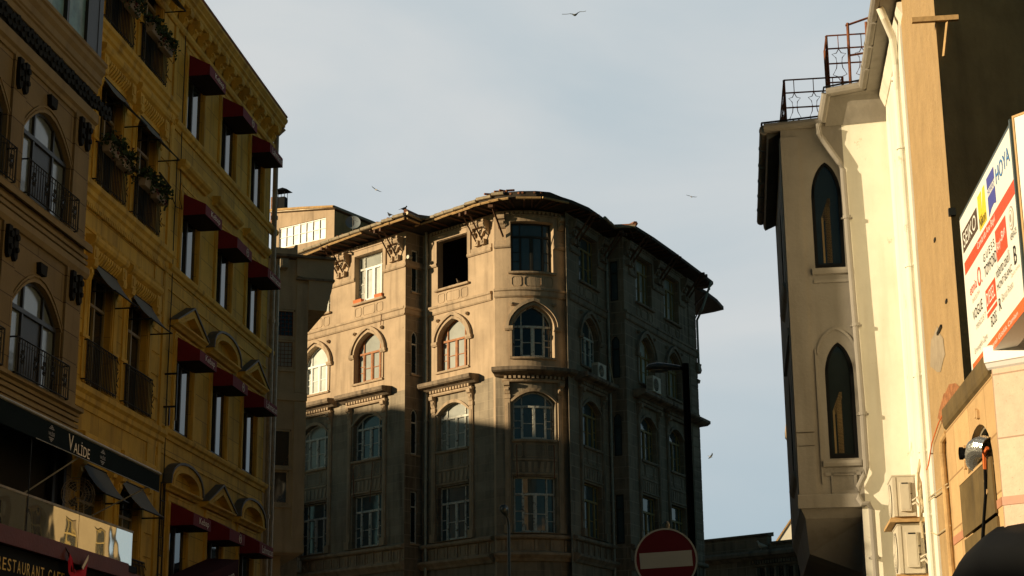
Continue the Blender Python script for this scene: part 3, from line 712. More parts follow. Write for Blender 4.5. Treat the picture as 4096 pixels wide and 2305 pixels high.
hip.box(Fr(4.62,74.9,97), 0, 1.0, -.25, 0, 24.8, 24.92)
obj('hip_ridge', hip, 'tile', central)
# terracotta troughs on the top sill, and ground-floor awning shadow mass
def trough(fr, a, w, n, z, lab):
    mb = MB(); mb.prof(fr, [(n,z),(n+.16,z),(n+.19,z+.16),(n-.02,z+.16)], a-w/2, a+w/2)
    p = fr.P(a,n,z); t = thing('window_trough', lab, 'planter', p, 'terracotta troughs on the top sill')
    obj('trough', mb, 'terr', t); s = MB(); s.box(fr, a-w/2+.02, a+w/2-.02, n, n+.165, z+.12, z+.15); obj('soil', s, 'dark', t)
trough(WL, -7.58, .55, -.06, 21.80, 'orange terracotta trough at the left end of the sill below the white casement')
trough(WL, -6.15, .50, -.06, 21.80, 'orange terracotta trough at the right end of the sill below the white casement')
wcm = MB()   # newer white casement set in the old frame
a0_, a1_ = -7.25, -6.13; z0_, z1_ = 21.86, 23.40; n0_ = -.22
for x0,x1,z0,z1 in ((a0_,a1_,z0_,z0_+.09),(a0_,a1_,z1_-.09,z1_),(a0_,a0_+.09,z0_+.09,z1_-.09),(a1_-.09,a1_,z0_+.09,z1_-.09),((a0_+a1_)/2-.09,(a0_+a1_)/2+.09,z0_+.09,z1_-.09)): wcm.box(WL,x0,x1,n0_,n0_+.12,z0,z1)
wc = obj('white_casement', wcm, 'wfw', central, label='newer white double casement window')
for x0,x1 in ((a0_+.09,(a0_+a1_)/2-.09),((a0_+a1_)/2+.09,a1_-.09)):
    g = MB(); g.poly(WL,[(x0,z0_+.09),(x1,z0_+.09),(x1,z1_-.09),(x0,z1_-.09)],n0_+.05); obj('pane', g, 'gcr', wc)

# ================================================================ YELLOW BUILDING (left row)
LY = Fr(-6.678,47,7.3)
yellow = thing('yellow_hotel_building','ornate ochre yellow building on the left with pediments, bracketed cornice and red awnings','building',(-9,42,0))
YC = (-7.62,-4.83,-2.10)
ops = []
for c in YC:
    a, b = c-.625, c+.625
    ops += [Op(a,b,16.12,18.02,'rect',dep=.15),Op(a,b,12.66,14.56,'rect',dep=.15),Op(a,b,8.92,10.98,'rect',dep=.15),Op(a,b,4.9,7.26,'rect',dep=.15),Op(a,b,1.2,3.9,'rect',dep=.15)]
obj('wall', wall(LY,-9.12,-.62,0,18.35,ops), 'yel', yellow)
dcol = []
for c in (-13.07,-10.87):
    for z in (16.55,12.98,8.86,4.9): ops2 = dcol.append(Op(c-.62,c+.62,z,z+2.32,'rect',dep=.22))
obj('wall', wall(LY,-15.4,-9.12,0,18.9,dcol), 'yel', yellow)
for o in ops: window(LY, yellow, o, 'wdk', 'gsk', 'two', tz=o.zt-.45, ajar=.045)
for o in dcol:
    window(LY, yellow, o, 'wyl', 'gdk' if o.z0 > 5 else 'gbl', 'two', tz=o.zt-.62, wname='french_window')
# side and back walls, roof
mb = MB(); P = LY.P
for q in ([P(-.62,0,0),P(-.62,-12,0),P(-.62,-12,18.9),P(-.62,0,18.9)],[P(-15.4,0,0),P(-15.4,-12,0),P(-15.4,-12,18.9),P(-15.4,0,18.9)],[P(-15.4,-12,0),P(-.62,-12,0),P(-.62,-12,18.9),P(-15.4,-12,18.9)]):
    mb.face(*[mb.w(x) for x in q])
mb.face(*[mb.w(x) for x in (P(-.62,-.05,18.35),P(-9.12,-.05,18.35),P(-9.12,-.05,18.95),P(-.62,-.05,18.95))])
obj('wall', mb, 'yelt', yellow)
mb = MB(); mb.prof(LY, [(.38,19.42),(-.2,19.6),(-5.5,21.2),(-12.3,19.4),(-12.3,19.2),(.34,19.36)], -15.5, -.35); obj('roof', mb, 'tile', yellow)
# cornice, brackets
mb = MB(); mb.prof(LY, [(-.04,18.95),(.20,18.95),(.24,19.0),(.24,19.08),(.30,19.12),(.30,19.18),(.37,19.27),(.37,19.34),(-.04,19.36)], -15.4, -.32)
mb.prof(LY, [(0,18.36),(.06,18.36),(.10,18.42),(.10,18.50),(.05,18.54),(0,18.55)], -15.4, -.6)
mb.prof(LY, [(-.04,18.82),(.07,18.82),(.10,18.86),(.10,18.95),(-.04,18.95)], -15.4, -.6)
obj('cornice', mb, 'yelt', yellow)
for i in range(20):
    x = -.92-i*.727; mb = MB(); brackets(mb, LY, x, .24, 0, .30, 18.48, 18.84); mb.box(LY, x-.13, x+.13, 0, .29, 18.82, 18.9)
    mb.prof(LY, [(0,18.40),(.05,18.42),(.09,18.55),(0,18.6)], x-.07, x+.07)
    obj('cornice_bracket', mb, 'yelt', yellow)
# string courses on the right section
for z in (16.02,12.52,8.78,4.8):
    mb = MB(); mb.prof(LY, [(0,z-.14),(.04,z-.14),(.06,z-.06),(.11,z-.03),(.13,z+.03),(.13,z+.07),(.02,z+.09),(0,z+.09)], -9.12, -.08 if z > 5 else -.5); obj('string_course', mb, 'yelt', yellow)
for z in (12.05,8.3): mb = MB(); mb.prof(LY, [(0,z-.03),(.03,z-.03),(.03,z+.02),(0,z+.03)], -9.1, -.62); obj('string_course', mb, 'yelt', yellow)
# moulded architraves round windows
for o in ops:
    mb = MB()
    for x0,x1,s in ((o.a-.20,o.a-.02,1),(o.b+.02,o.b+.20,1)):
        mb.box(LY, x0, x1, 0, .03, o.z0-.0, o.zt+.04); mb.box(LY, x0+.03, x1-.06, .03, .05, o.z0, o.zt+.02); mb.box(LY, x0+.13, x1, .03, .045, o.z0, o.zt+.02)
    mb.box(LY, o.a-.2, o.b+.2, 0, .035, o.zt+.04, o.zt+.2)
    mb.box(LY, o.a-.2, o.b+.2, .035, .055, o.zt+.15, o.zt+.2)
    obj('architrave', mb, 'yelt', yellow)
# flat hoods over row two, pediments over rows three and four
for c in YC:
    h = MB(); a = c-1.07; b = c+1.05
    h.prof(LY, [(0,15.03),(.07,15.03),(.1,15.08),(.17,15.12),(.21,15.18),(.21,15.25),(0,15.27)], a, b); obj('window_hood', h, 'yelt', yellow)
def pediment(c, z, kind):
    hw = 1.17; pj = .21; H = .52 if kind == 'tri' else .55
    mb = MB(); mb.prof(LY, [(0,z-.13),(.1,z-.13),(.14,z-.08),(pj,z-.04),(pj,z),(0,z)], c-hw, c+hw)
    if kind == 'tri': out = [(c-hw,z),(c,z+H),(c+hw,z)]; inn = [(c-hw+.34,z),(c,z+H-.2),(c+hw-.34,z)]
    else:
        k = 12; out = [(c-hw*cos(pi*i/k), z+H*sin(pi*i/k)**.8) for i in range(k+1)]; inn = [(c-(hw-.26)*cos(pi*i/k), z+(H-.17)*sin(pi*i/k)**.8) for i in range(k+1)]
    mb.strip(LY, inn, out, 0, pj-.02)
    mid = [(x+(u-x)*.45, y+(v-y)*.45) for (x,y),(u,v) in zip(inn,out)]; mb.strip(LY, [(x+(u-x)*.0,y) for (x,y),(u,v) in zip(inn,out)], mid, pj-.02, pj)
    o = obj('pediment', mb, 'yelt', yellow)
    ld_ = MB(); o2 = [(c+(x-c)*1.035, z+(y-z)*1.09+.012) for x,y in out]; o1 = [(x,y+.004) for x,y in out]
    ld_.strip(LY, o1, o2, 0, pj+.02); obj('lead_cap', ld_, 'lead', o)
for i, c in enumerate(YC):
    pediment(c, 11.36, ('tri','seg','tri')[i]); pediment(c, 7.62, ('seg','tri','seg')[i])
# pilaster and quoins between the sections
mb = MB(); mb.box(LY, -9.32, -9.12, 0, .05, 0, 18.36)
for i in range(36):
    z = .4+i*.5; mb.box(LY, -9.95, -9.4, 0, .025, z, z+.44)
obj('quoins', mb, 'yelt', yellow)
# left section: entablatures with consoles, balcony slabs
for zb in (12.98,8.86,4.9,16.55):
    s = MB(); z = zb-.1
    s.prof(LY, [(0,z-.42),(.03,z-.42),(.04,z-.3),(.09,z-.26),(.09,z-.16),(.15,z-.10),(.15,z),(.12,z+.02),(0,z+.05)], -15.3, -9.0)
    obj('balcony_slab', s, 'yelt', yellow)
    if zb in (12.98,16.55):
        d = MB(); dentils(d, LY, -15.2, -9.15, .02, .075, z-.53, z-.43, .10, .055); obj('dentil_row', d, 'yelt', yellow)
    s = MB(); s.prof(LY, [(0,z-.95),(.03,z-.95),(.05,z-.90),(0,z-.88)], -15.3, -9.2); s.box(LY,-9.38,-9.3,0,.04,z-1.6,z-.6); obj('string_course', s, 'yelt', yellow)
    for c in (-13.07,-10.87):
        T = zb+2.32; h = MB(); a, b = c-.98, c+.98
        h.prof(LY, [(0,T+.38),(.09,T+.38),(.11,T+.42),(.19,T+.47),(.22,T+.53),(.22,T+.60),(.19,T+.62),(0,T+.65)], a, b)
        h.box(LY, a+.1, b-.1, 0, .05, T+.04, T+.12); h.box(LY, a+.14, b-.14, 0, .03, T+.12, T+.38)
        k = 11
        for i in range(k):
            x = a+.36+i*(b-a-.72)/(k-1); h.prof(LY, [(.03,T+.37),(.17,T+.37),(.16,T+.30),(.08,T+.2),(.03,T+.15)], x-.04, x+.04)
        obj('window_entablature', h, 'yelt', yellow)
        for x in (a+.15, b-.15):
            h = MB(); h.box(LY, x-.12, x+.12, 0, .18, T+.12, T+.40); h.box(LY, x-.06, x+.06, .18, .195, T+.18, T+.33)
            brackets(h, LY, x, .2, 0, .2, T-.3, T+.12); h.box(LY, x-.085, x+.085, 0, .035, zb+.05, T-.28)
            obj('console', h, 'yelt', yellow)
        h = MB()
        for x0,x1 in ((c-.80,c-.64),(c+.64,c+.80)): h.box(LY, x0, x1, 0, .03, zb, T+.03); h.box(LY, x0+.05, x1-.04, .03, .05, zb, T+.02)
        h.box(LY, c-1.02, c-.66, 0, .07, zb+.86, zb+.93); h.box(LY, c+.66, c+1.02, 0, .07, zb+.86, zb+.93)
        obj('architrave', h, 'yelt', yellow)
        r = MB(); n = .10; z0, z1 = zb-.02, zb+.83
        for e in ((c-.84,c+.84),):
            r.bar(LY, (e[0],n,z1), (e[1],n,z1), .018); r.bar(LY, (e[0],n,z1-.07), (e[1],n,z1-.07), .01); r.bar(LY, (e[0],n,z0+.06), (e[1],n,z0+.06), .014)
            for i in range(20):
                x = e[0]+(e[1]-e[0])*i/19; r.bar(LY, (x,n,z0), (x,n,z1), .011)
            for x in e: r.bar(LY, (x,0,z1), (x,n,z1), .014); r.bar(LY, (x,0,z0+.06), (x,n,z0+.06), .014)
            for sx in e:
                for i in range(6): r.tube([LY.P(sx, n+.02+.03*sin(i*1.6), z0+.1+i*.12), LY.P(sx, n+.02-.03*sin(i*1.6+1), z0+.19+i*.12)], .009, 4)
        obj('balcony_railing', r, 'iron', yellow)
# downpipes, floodlight, cables
for a, n in ((-.42,.08),(-.10,.10)):
    dp = MB(); zt_ = 18.9 if a < -.3 else 15.1
    dp.tube([LY.P(a+.012*sin(i*1.9), n, z) for i, z in enumerate([0,3,6,9,12,14,zt_])], .075 if a < -.3 else .09, 10)
    for z in (2.5,5.6,8.0,10.9,13.4,16.4):
        if z < zt_: dp.tube([LY.P(a,n,z-.05),LY.P(a,n,z+.05)], .1, 10)
    if a < -.3: dp.tube([LY.P(a,n,18.85),LY.P(a,.3,19.05)], .07, 8)
    obj('downpipe', dp, 'gut', yellow)
cb = MB(); cb.tube([LY.P(-8.68+.02*sin(i*2.2)+(i*.02), .06, z) for i, z in enumerate([19.3,17.5,16.4,15.2,14.7,14.3])]+[LY.P(-8.45,.08,14.1),LY.P(-8.9,.08,14.02),LY.P(-9.2,.08,14.15)], .012, 4)
cb.tube([LY.P(-8.87+.02*sin(i*2.7), .05, z) for i, z in enumerate([15.24,14.4,13.6,12,10,8,6])], .012, 4)
obj('cable', cb, 'iron', yellow)
fl = MB(); fl.prof(LY, [(0,10.05),(.3,10.05),(.3,10.09),(0,10.09)], -8.95,-8.9); fl.prof(LY, [(0,9.3),(.3,9.3),(.3,9.34),(0,9.34)], -8.95,-8.9)
fl.box(LY,-8.95,-8.9,.27,.3,9.0,10.3); fl.box(LY,-8.95,-8.9,.12,.15,8.9,9.3)
for z in (5.2,5.6,6.0,6.4,6.8,7.2): fl.bar(LY,(-9.15,.1,z),(-8.9,.1,z),.015)
fl.bar(LY,(-9.15,.1,4.6),(-9.15,.1,7.6),.02); fl.bar(LY,(-8.9,.1,4.6),(-8.9,.1,7.6),.02)
obj('wall_bracket', fl, 'iron', yellow)
# red box awnings, each lifted off the wall on its own
def box_awning(c, z, word, lab):
    hw = .66; p = thing('box_awning', lab, 'awning', LY.P(c,0,z), 'red box awnings on the yellow facade')
    Rn = random.Random(int(z*10+c*7)); mb = MB(); T = z+.56+Rn.uniform(-.03,.03); z1 = z+.26+Rn.uniform(-.012,.012); pj = .57+Rn.uniform(-.03,.02)
    pts = [(0,z),(pj,z),(pj,z1),(pj-.04,z1+.02),(0,T)]
    K_ = [[mb.vt(LY,c-hw+2*hw*u,n,q-(.022*sin(pi*u) if i_ == 3 else 0)-(.05*sin(pi*u) if i_ == 9 else 0)+(Rn.uniform(-.006,.006) if i_ == 2 else 0)) for i_,(n,q) in enumerate(pts)] for u in (0,.2,.4,.6,.8,1)]
    mb.face(*K_[0]); mb.face(*K_[-1][::-1])
    for A,B in zip(K_,K_[1:]):
        for i in (1,2,3): mb.face(A[i],A[i+1],B[i+1],B[i])
    obj('canopy', mb, 'red', p)
    lm = MB(); lm.face(*[lm.vt(LY,x,n,z+.003) for x,n in ((c-hw+.01,.0),(c+hw-.01,.0),(c+hw-.01,pj-.01),(c-hw+.01,pj-.01))]); obj('lining', lm, 'redu', p)
    if word == 'logo':
        r = MB(); k = 18
        o_ = [(c+.26+.105*cos(2*pi*i/k), z+.135+.105*sin(2*pi*i/k)) for i in range(k+1)]; i_ = [(c+.26+.09*cos(2*pi*i/k), z+.135+.09*sin(2*pi*i/k)) for i in range(k+1)]
        r.strip(LY, i_, o_, pj+.002, pj+.006); obj('emblem', r, 'let', p); text('lettering','PPS','let',p,LY,c+.26,pj+.004,z+.135,.1,width=.14,height=.085)
    else:
        w_ = .72 if word == 'Kebap' else 1.04
        text('lettering', word, 'let', p, LY, c+.14 if word == 'Kebap' else c+.10, pj+.004, z+.13, .2, width=w_, height=.185)
fln = ('just under the bracketed cornice','in the second row from the top','in the third row from the top','in the lowest row')
for r, z in enumerate((17.52,14.02,10.52,6.76)):
    for i, c in enumerate(YC):
        wd = ('Kebap','logo','Lahmacun')[i]
        box_awning(c+.03, z, wd, 'red awning lettered %s %s' % (wd, fln[r]) if wd != 'logo' else 'red awning with a round emblem '+fln[r])
mb = MB(); q = thing('slanted_awning','big slanted red awning with lettering low at the foot of the yellow facade','awning',LY.P(-6.5,0,4),None)
pts = [(-9.0,1.35,5.0),(-5.35,1.35,6.15),(-5.3,1.35,5.0)]
mb.face(mb.vt(LY,-9.6,.8,5.25), mb.vt(LY,-5.35,.8,6.30), mb.vt(LY,-5.35,.8,4.4), mb.vt(LY,-9.6,.8,4.4)); mb.face(mb.vt(LY,-9.6,.8,5.25), mb.vt(LY,-5.35,.8,6.30), mb.vt(LY,-5.35,.05,6.35), mb.vt(LY,-9.6,.05,5.3))
mb.face(mb.vt(LY,-5.35,.8,6.30), mb.vt(LY,-5.35,.8,4.4), mb.vt(LY,-5.35,.05,4.4), mb.vt(LY,-5.35,.05,6.35))
obj('canopy', mb, mat('dark_maroon_canvas',(.05,.006,.008),var=.2,bump=.2,spec=.1), q); text('lettering','Lahmacun','let',q,LY,-6.5,.81,5.72,.3,width=1.5,height=.2,k=.25)
# grey fold-out sunshades
def sunshade(c, z, drop, fab, lab, pj=.55, w=1.36):
    p = thing('sunshade', lab, 'awning', LY.P(c,0,z), 'grey canvas sunshades over the french windows')
    f_ = MB(); hw = w/2
    f_.bar(LY,(c-hw,.06,z-drop),(c-hw,pj,z-drop),.017); f_.bar(LY,(c+hw,.06,z-drop),(c+hw,pj,z-drop),.017); f_.bar(LY,(c-hw,pj,z-drop),(c+hw,pj,z-drop),.02); f_.bar(LY,(c-hw,.06,z),(c+hw,.06,z),.02)
    obj('frame', f_, 'iron', p)
    mb = MB(); k = 6; g = []
    for i in range(k+1):
        t = i/k*fab; sag = .07*sin(pi*i/k)
        g.append((mb.vt(LY,c-hw,.06+(pj-.06)*t,z-drop*t-sag), mb.vt(LY,c,.06+(pj-.06)*t,z-drop*t-sag*1.5), mb.vt(LY,c+hw,.06+(pj-.06)*t,z-drop*t-sag)))
    for i in range(k): mb.face(g[i][0],g[i][1],g[i+1][1],g[i+1][0]); mb.face(g[i][1],g[i][2],g[i+1][2],g[i+1][1])
    obj('canvas', mb, 'gcan', p, smooth=True)
for c,s in ((-13.07,'left'),(-10.87,'right')):
    sunshade(c, 18.8, .5, 1, 'grey sunshade over the %s planted balcony at the top edge of the photo' % s)
    sunshade(c, 15.3, .62, .97, 'grey sunshade over the %s balcony of the middle row of planted balconies' % s)
    sunshade(c, 11.32 if s=='left' else 11.3, .62, 1, 'grey sunshade over the %s unplanted balcony of the lower row' % s)
    sunshade(c, 7.28, .62, 1, 'grey sunshade over the %s french window behind the dark cafe awning' % s)
mb = MB(); mb.bar(LY,(-11.6,.1,13.86),(-11.5,.62,13.86),.02); mb.bar(LY,(-11.1,.1,13.80),(-11.0,.62,13.80),.02); mb.bar(LY,(-11.6,.60,13.9),(-10.9,.62,13.8),.025); obj('clothes_rail', mb, 'iron', yellow)
# planters with trailing geraniums
def planter(c, z, lab, seed, w=.62):
    R = random.Random(seed); p = thing('balcony_planter', lab, 'planter', LY.P(c,.12,z), 'planters hung on the iron balconies')
    mb = MB(); mb.prof(LY, [(.13,z),(.27,z),(.30,z+.19),(.11,z+.19)], c-w/2, c+w/2); mb.box(LY,c-w/2-.01,c+w/2+.01,.11,.31,z+.19,z+.21); obj('box', mb, 'pot', p)
    lf = MB(); fl_ = MB()
    def leaf(m, x, n, q, s):
        c_ = Vector(LY.P(x,n,q)); u = Vector((R.uniform(-1,1),R.uniform(-1,1),R.uniform(-1,1))).normalized(); v = u.orthogonal().normalized()
        v.rotate(Matrix.Rotation(R.uniform(0,6),3,u)); t = u.cross(v)
        m.face(*[m.w(c_+a*s*v+b*s*t) for a,b in ((-1,-.4),(-.3,-.9),(.8,-.6),(1,.3),(.2,.9),(-.8,.6))])
    for i in range(260):
        x = c+R.uniform(-.55,.55)*w*1.15; r = R.random(); q = z+.2+R.uniform(-.08,.22)*(1-.3*abs(x-c)); n = .2+R.uniform(-.12,.22)
        leaf(lf, x, n, q, R.uniform(.02,.045))
    for k in range(6):
        x = c+R.uniform(-.5,.5)*w; n = .3+R.uniform(0,.1); L = R.uniform(.15,.45)
        for j in range(int(L/.03)): leaf(lf if R.random()<.8 else fl_, x+R.uniform(-.05,.05), n+R.uniform(-.04,.04), z+.18-j*.03, R.uniform(.018,.035))
    for k in range(9):
        x = c+R.uniform(-.5,.5)*w; q = z+.35+R.uniform(0,.14); n = .22+R.uniform(-.1,.15)
        for j in range(5): leaf(fl_, x+R.uniform(-.03,.03), n+R.uniform(-.03,.03), q+R.uniform(-.02,.02), .018)
        lf.tube([LY.P(x,n,z+.2),LY.P(x,n,q)], .004, 3)
    obj('foliage', lf, 'leaf', p); obj('blossom', fl_, 'leafr', p)
k = 0
for zb, rw in ((16.55,'top row'),(12.98,'middle row')):
    for c,s in ((-13.07,'left'),(-10.87,'right')):
        for dx, e in ((-.38,'near'),(.40,'far')):
            k += 1; planter(c+dx, zb+.66+(.02 if dx<0 else -.02), 'geranium planter at the %s end of the %s balcony rail, %s of planted balconies' % (e,s,rw), k)

# ================================================================ BROWN BUILDING (left edge)
LB = LY.off(.4)
brown = thing('brown_building','brown coursed building at the left edge with arched french windows and a dark garland frieze','building',LB.P(-20,-3,0))
bops = []
for c in (-17.15,-20.05):
    for zk in (13.12,9.92): bops.append(Op(c-1.12,c+1.12,zk-1.93,zk,'seg',zk-.62,.17))
obj('wall', wall(LB,-21.7,-15.12,0,17.4,bops), 'brn', brown)
mb = MB(); P = LB.P
for q in ([P(-15.12,0,0),P(-15.12,-12,0),P(-15.12,-12,17.4),P(-15.12,0,17.4)],[P(-21.7,0,0),P(-21.7,-14,0),P(-21.7,-14,17.4),P(-21.7,0,17.4)],[P(-21.7,-14,0),P(-15.12,-14,0),P(-15.12,-14,17.4),P(-21.7,-14,17.4)],[P(-21.7,0,17.4),P(-15.12,0,17.4),P(-15.12,-14,17.4),P(-21.7,-14,17.4)]): mb.face(*[mb.w(x) for x in q])
obj('wall', mb, 'brnt', brown)
for o in bops:
    window(LB, brown, o, 'wdk', 'gmd', 'three', tz=o.z0+1.32, wname='arched_window')
    a = MB(); archivolt(a, LB, o, .05, 0, .02); archivolt(a, LB, Op(o.a-.09,o.b+.09,o.z0,o.zt+.10,'seg',o.zs), .03, 0, .03); c = (o.a+o.b)/2
    for x in (o.a-.09,o.b+.09): a.box(LB,x-.015,x+.015,0,.02,o.z0,o.zs)
    obj('arch_moulding', a, 'brnt', brown)
    a = MB(); a.ext(LB, [(c-.13,o.zt+.16),(c+.13,o.zt+.16),(c+.16,o.zt+.36),(c-.16,o.zt+.36)], 0, .09); obj('keystone', a, 'dkbrn', brown)
    # dark curtain panel in the middle of the window
    a = MB(); a.box(LB, c-.42, c+.42, -.13, -.10, o.z0+.1, o.z0+1.26); obj('dark_door', a, 'wdk', brown)
    r = MB(); e0, e1 = o.a-.06, o.b+.06; n = .19; z0, z1 = o.z0+.06, o.z0+.68
    for z in (z0,z1): r.bar(LB,(e0,n,z),(e1,n,z),.016); r.bar(LB,(e0,0,z),(e0,n,z),.016); r.bar(LB,(e1,0,z),(e1,n,z),.016)
    for i in range(23):
        x = e0+(e1-e0)*i/22; r.bar(LB,(x,n,z0),(x,n,z1),.009 if 0<i<22 else .016)
    r.bar(LB,(e0,n,z1-.09),(e1,n,z1-.09),.008)
    for x in (e0+.22,e0+.8,c+.0,e1-.8,e1-.22):
        for j in range(6):
            t = 2*pi*j/6; k = 8; cx, cz = x+.055*cos(t), (z0+z1)/2+.10*sin(t)
            r.tube([LB.P(cx+.035*cos(2*pi*i/k), n+.012, cz+.035*sin(2*pi*i/k)) for i in range(k+1)], .011, 4, cap=False)
        r.disc(LB, x, n, (z0+z1)/2, .03, .02, 8)
    obj('balcony_railing', r, 'iron', brown)
for x0,x1 in ((-15.98,-15.30),(-18.86,-18.32),(-21.6,-21.2)):
    for z0,z1 in ((11.25,13.7),(8.08,10.62),(0,7.5)): mb = MB(); mb.box(LB,x0,x1,0,.05,z0,z1); obj('pilaster', mb, 'brn', brown)
for z in (13.34,10.28):
    for x in (-15.78,-15.45,-18.72,-18.46,-21.5,-21.3):
        mb = MB(); mb.ext(LB,[(x-.07,z-.25),(x,z-.32),(x+.07,z-.25),(x+.09,z),(x+.07,z+.26),(x-.07,z+.26),(x-.09,z)],.05,.12); mb.disc(LB,x,.12,z-.12,.05,.04,8); mb.disc(LB,x,.12,z+.1,.06,.04,8); obj('carved_drop', mb, 'dkbrn', brown)
mb = MB(); A0, A1 = -21.7, -15.02
mb.prof(LB,[(0,13.62),(.04,13.62),(.05,13.7),(.11,13.74),(.11,13.92),(.06,13.98),(0,14.0)],A0,A1)
mb.prof(LB,[(0,14.38),(.04,14.38),(.05,14.42),(.05,14.5),(.09,14.52),(.09,14.56),(.12,14.58),(.12,14.72),(.18,14.8),(.18,14.9),(.22,14.93),(.22,15.0),(0,15.04)],A0,A1+.04)
mb.prof(LB,[(0,11.2),(.06,11.2),(.06,11.12),(.14,11.1),(.14,11.22),(.1,11.27),(0,11.28)],A0,A1)
for z in (11.02,10.90): mb.prof(LB,[(0,z-.04),(.05,z-.04),(.05,z+.03),(0,z+.03)],A0,A1)
mb.prof(LB,[(0,10.58),(.05,10.58),(.10,10.66),(.10,10.78),(0,10.8)],A0,A1)
mb.prof(LB,[(0,7.9),(.06,7.9),(.06,7.96),(.14,7.98),(.14,8.05),(0,8.1)],A0,A1)
for z in (7.84,7.72): mb.prof(LB,[(0,z-.04),(.05,z-.04),(.05,z+.03),(0,z+.03)],A0,A1)
mb.prof(LB,[(0,7.35),(.05,7.35),(.05,7.45),(.14,7.5),(.14,7.6),(0,7.63)],A0,A1)
obj('cornice', mb, 'brnt', brown)
mb = MB(); mb.box(LB,A0,A1-.1,0,.02,14.0,14.38)
for i in range(38):
    x = A0+.1+i*.196; z = 14.19+.03*sin(i*1.9)
    mb.ext(LB,[(x-.1,z-.08),(x-.03,z-.15),(x+.06,z-.14),(x+.11,z-.05),(x+.1,z+.08),(x+.03,z+.15),(x-.06,z+.13),(x-.11,z+.05)],.02,.07); mb.disc(LB,x,.07,z,.05,.03,7)
obj('garland_frieze', mb, 'dkbrn', brown)
# glazed attic with blue curtains
ag = MB(); ag.poly(LB,[(-21.7,15.04),(-15.25,15.04),(-15.25,17.1),(-21.7,17.1)],.06)
ao = MB(); 
for x in (-21.5,-20.4,-18.6,-16.9,-15.3): ao.box(LB,x-.05,x+.05,.05,.14,15.04,17.1)
ao.box(LB,-21.7,-15.1,.05,.3,17.1,17.3); ao.box(LB,-15.9,-15.12,.065,.13,15.04,17.1)
gf = obj('glazed_attic', ao, 'wdk', brown)
mcur = mat('blue_curtain',(.16,.30,.32),var=.5,scale=2.2,streak=.6,streak_col=(.5,.55,.5),rough=.5,bump=0)
obj('pane', ag, mcur, gf)
# dark cafe awning and its sign
aw = thing('cafe_awning','long near-black cafe awning with cream lettering and a grey front rail','awning',LY.P(-17,1.5,6.9))
mb = MB(); n1 = 1.5; a0, a1 = -21.6, -13.42
mb.face(mb.vt(LY,a0,n1,7.05),mb.vt(LY,a1,n1,7.05),mb.vt(LY,a1-.1,.55,7.42),mb.vt(LY,a0,.55,7.42))
obj('canopy', mb, 'ncan', aw)
mb = MB(); mb.ext(LY,[(a0,6.66),(a1,6.70),(a1,7.03),(a0,7.03)],n1,n1+.02); obj('valance', mb, 'ncan', aw)
mb = MB(); mb.tube([LY.P(a0,n1+.02,7.06),LY.P(a1+.03,n1+.02,7.06)], .028, 8); mb.tube([LY.P(-19.5,n1+.02,6.675),LY.P(a1,n1+.02,6.70)], .008, 5)
mb.tube([LY.P(-14.0,n1,6.72),LY.P(-14.6,.2,5.9)], .015, 5); mb.tube([LY.P(-17.5,n1,6.72),LY.P(-18.1,.6,5.9)], .015, 5)
obj('front_rail', mb, 'zinc', aw)
text('lettering','V','let',aw,LY,-18.03,n1+.024,6.86,.2,width=.22,height=.27); text('lettering','ALİDE','let',aw,LY,-17.52,n1+.024,6.835,.2,width=.74,height=.235)
for x in (-18.88,-16.52):
    text('emblem','VALİDE','bgry',aw,LY,x,n1+.024,6.86,.1,width=.26,height=.08)
    e = MB()
    for j,(ww,zz_) in enumerate(((.2,.075),(.13,.10),(.06,.125),(.2,-.075),(.13,-.10),(.06,-.125))): e.box(LY,x-ww/2,x+ww/2,n1+.021,n1+.025,6.86+zz_-.006,6.86+zz_+.006)
    obj('emblem', e, 'bgry', aw)
# terrace: shade-dark backing, slab, glass balustrade
tr = thing('cafe_terrace','raised cafe terrace with a dark red fascia below the mirror-like balustrade','terrace',LY.P(-17,1,5))
mb = MB(); mb.box(LY,-21.6,-14.5,.6,1.52,5.02,5.14); obj('floor_slab', mb, 'blk', tr)
mb = MB(); mb.box(LY,-21.6,-15.2,1.525,1.62,4.86,5.13); mb.box(LY,-15.2,-13.4,1.2,1.5,4.80,5.02); obj('fascia', mb, 'dred', tr)
mb = MB(); mb.box(LY,-21.6,-15.55,.42,.46,5.14,7.4); mb.box(LY,-21.6,-13.5,.46,1.5,4.5,4.6); obj('interior_shade_sheet', mb, 'dark', tr)  # near-black sheets stand in for the unlit depth under the awning
mb = MB()
for x in (-16.4,-15.9): mb.box(LY,x-.06,x+.06,.5,.6,5.14,7.3)
mb.tube([LY.P(-19.5,1.45,5.15),LY.P(-19.5,1.45,6.67)], .012, 5); obj('post', mb, 'iron', tr)
bal = thing('glass_balustrade','mirror-like glass balustrade reflecting the sunlit houses opposite, below the dark cafe awning','balustrade',LY.P(-17,1.5,5.1))
BF = Fr(*LY.P(-14.78,1.5,0)[:2],8.2)
for x0,x1 in ((-21.6,-19.56),(-19.54,-17.36),(-17.34,-14.78)):
    mb = MB(); mb.ext(BF,[(x0+14.78,5.13),(x1+14.78,5.13),(x1+14.78,5.74),(x0+14.78,5.74)],0,.015); obj('glass_panel', mb, 'mir', bal)
mb = MB(); mb.box(BF,-6.82,.02,-.015,.03,5.74,5.775); obj('handrail', mb, 'gut', bal)
